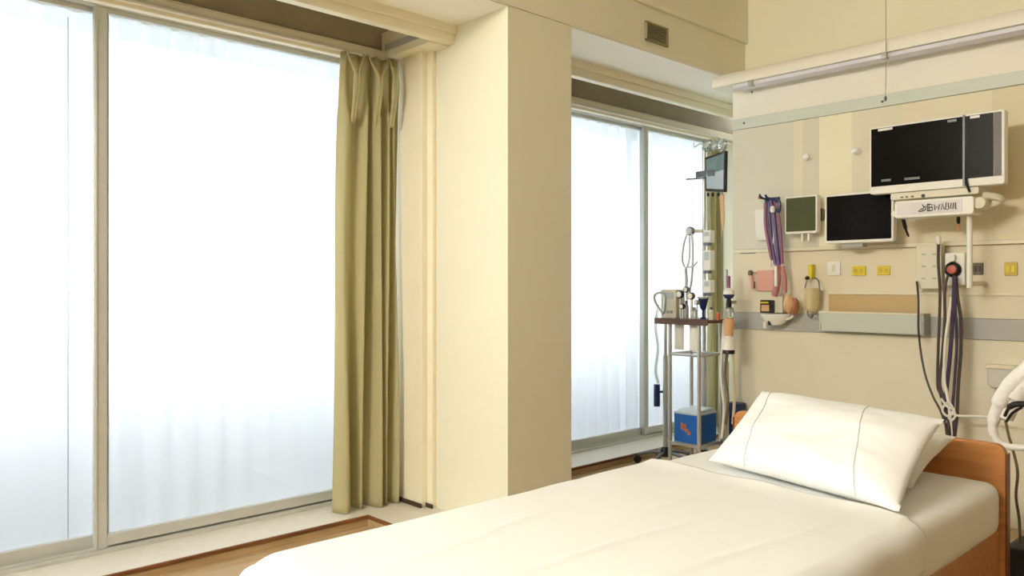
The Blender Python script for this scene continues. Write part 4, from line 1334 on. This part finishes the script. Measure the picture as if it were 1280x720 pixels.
# tubes beside the third pole
for (m_, pts, r_, lb) in (
    ('cordw', ((905, 400), (903, 430), (901, 470), (905, 510), (902, 548)), .008, 'white tube running down beside the cart from the cream bottle'),
    ('bottle', ((916, 440), (917, 475), (918, 500), (916, 530)), .009, 'pale yellow tube running down along the left edge of the head panel'),
    ('dplate', ((909, 442), (906, 470), (910, 500), (907, 530)), .009, 'dark tube running down from the black capped bottle')):
    b = MB().tube([onY(x, y, 4.34) for x, y in pts], r_, 8, smooth=6)
    o = b.build('drain_tube', m_); tag(o, lb, 'tube', 'tubes hanging beside the cart')
# navy bin behind the cart's right side, and one at the left pole
p = onY(908, 520, 4.52)
b = MB().rbox((-2.80, 4.505, .001), (-2.70, 4.585, EYE - (505 - 357) / F * 5.05), .015, axis=2)
o = b.build('waste_canister', 'navy', bevel=.004); tag(o, 'dark navy canister on the floor to the right of the blue box', 'canister')
# dark sleeve on the short left pole
b = MB().tube([(-3.32, 4.47, .40), (-3.32, 4.47, .55)], .022, 12)
b.tube([(-3.32, 4.47, .50), (-3.28, 4.50, .50)], .008, 8)
o = b.build('pole_battery', 'navy'); tag(o, 'small navy cylinder clamped low on the short left drip pole', 'battery')
# crinkled tube down short pole
b = MB().tube([(-3.30, 4.46, 1.10), (-3.315, 4.45, .95), (-3.295, 4.45, .80), (-3.315, 4.45, .65), (-3.30, 4.46, .56)], .009, 8, smooth=6)
o = b.build('drain_tube', 'clear'); tag(o, 'wavy clear tube hanging along the short left drip pole', 'tube')

# ------------------------------------------------------------------ ceiling lights (out of view, they light the room)
lights = [(-1.3, -0.9), (-1.3, -1.8), (0.3, -0.9)]
names = ['near the front wall, window side', 'near the front wall, middle of the room', 'behind the camera']
for (x, y), nm in zip(lights, names):
    t = thing('ceiling_light', 'recessed rectangular ceiling light ' + nm, 'ceiling light', (x, y, ZT), 'ceiling lights')
    b = MB()
    for lo, hi in (((-.62, -.17), (.62, -.14)), ((-.62, .14), (.62, .17)), ((-.62, -.14), (-.59, .14)), ((.59, -.14), (.62, .14))):
        b.box((x + lo[0], y + lo[1], ZT - .03), (x + hi[0], y + hi[1], ZT))
    b.build('frame', 'white', t)
    MB().box((x - .59, y - .14, ZT - .018), (x + .59, y + .14, ZT - .001)).build('diffuser', 'lamp', t)

# unseen glowing panel added to throw directional light from behind the camera
t = thing('fill_panel', 'long added fill light panel, unseen, high on the front wall', 'wall light', (-1.7, Y0, 2.9))
MB().box((-2.6, Y0, 2.70), (-.8, Y0 + .05, 3.14)).build('housing', 'white', t, bevel=.006)
MB().box((-2.57, Y0 + .051, 2.73), (-.83, Y0 + .06, 3.11)).build('diffuser', 'fill_glow', t)
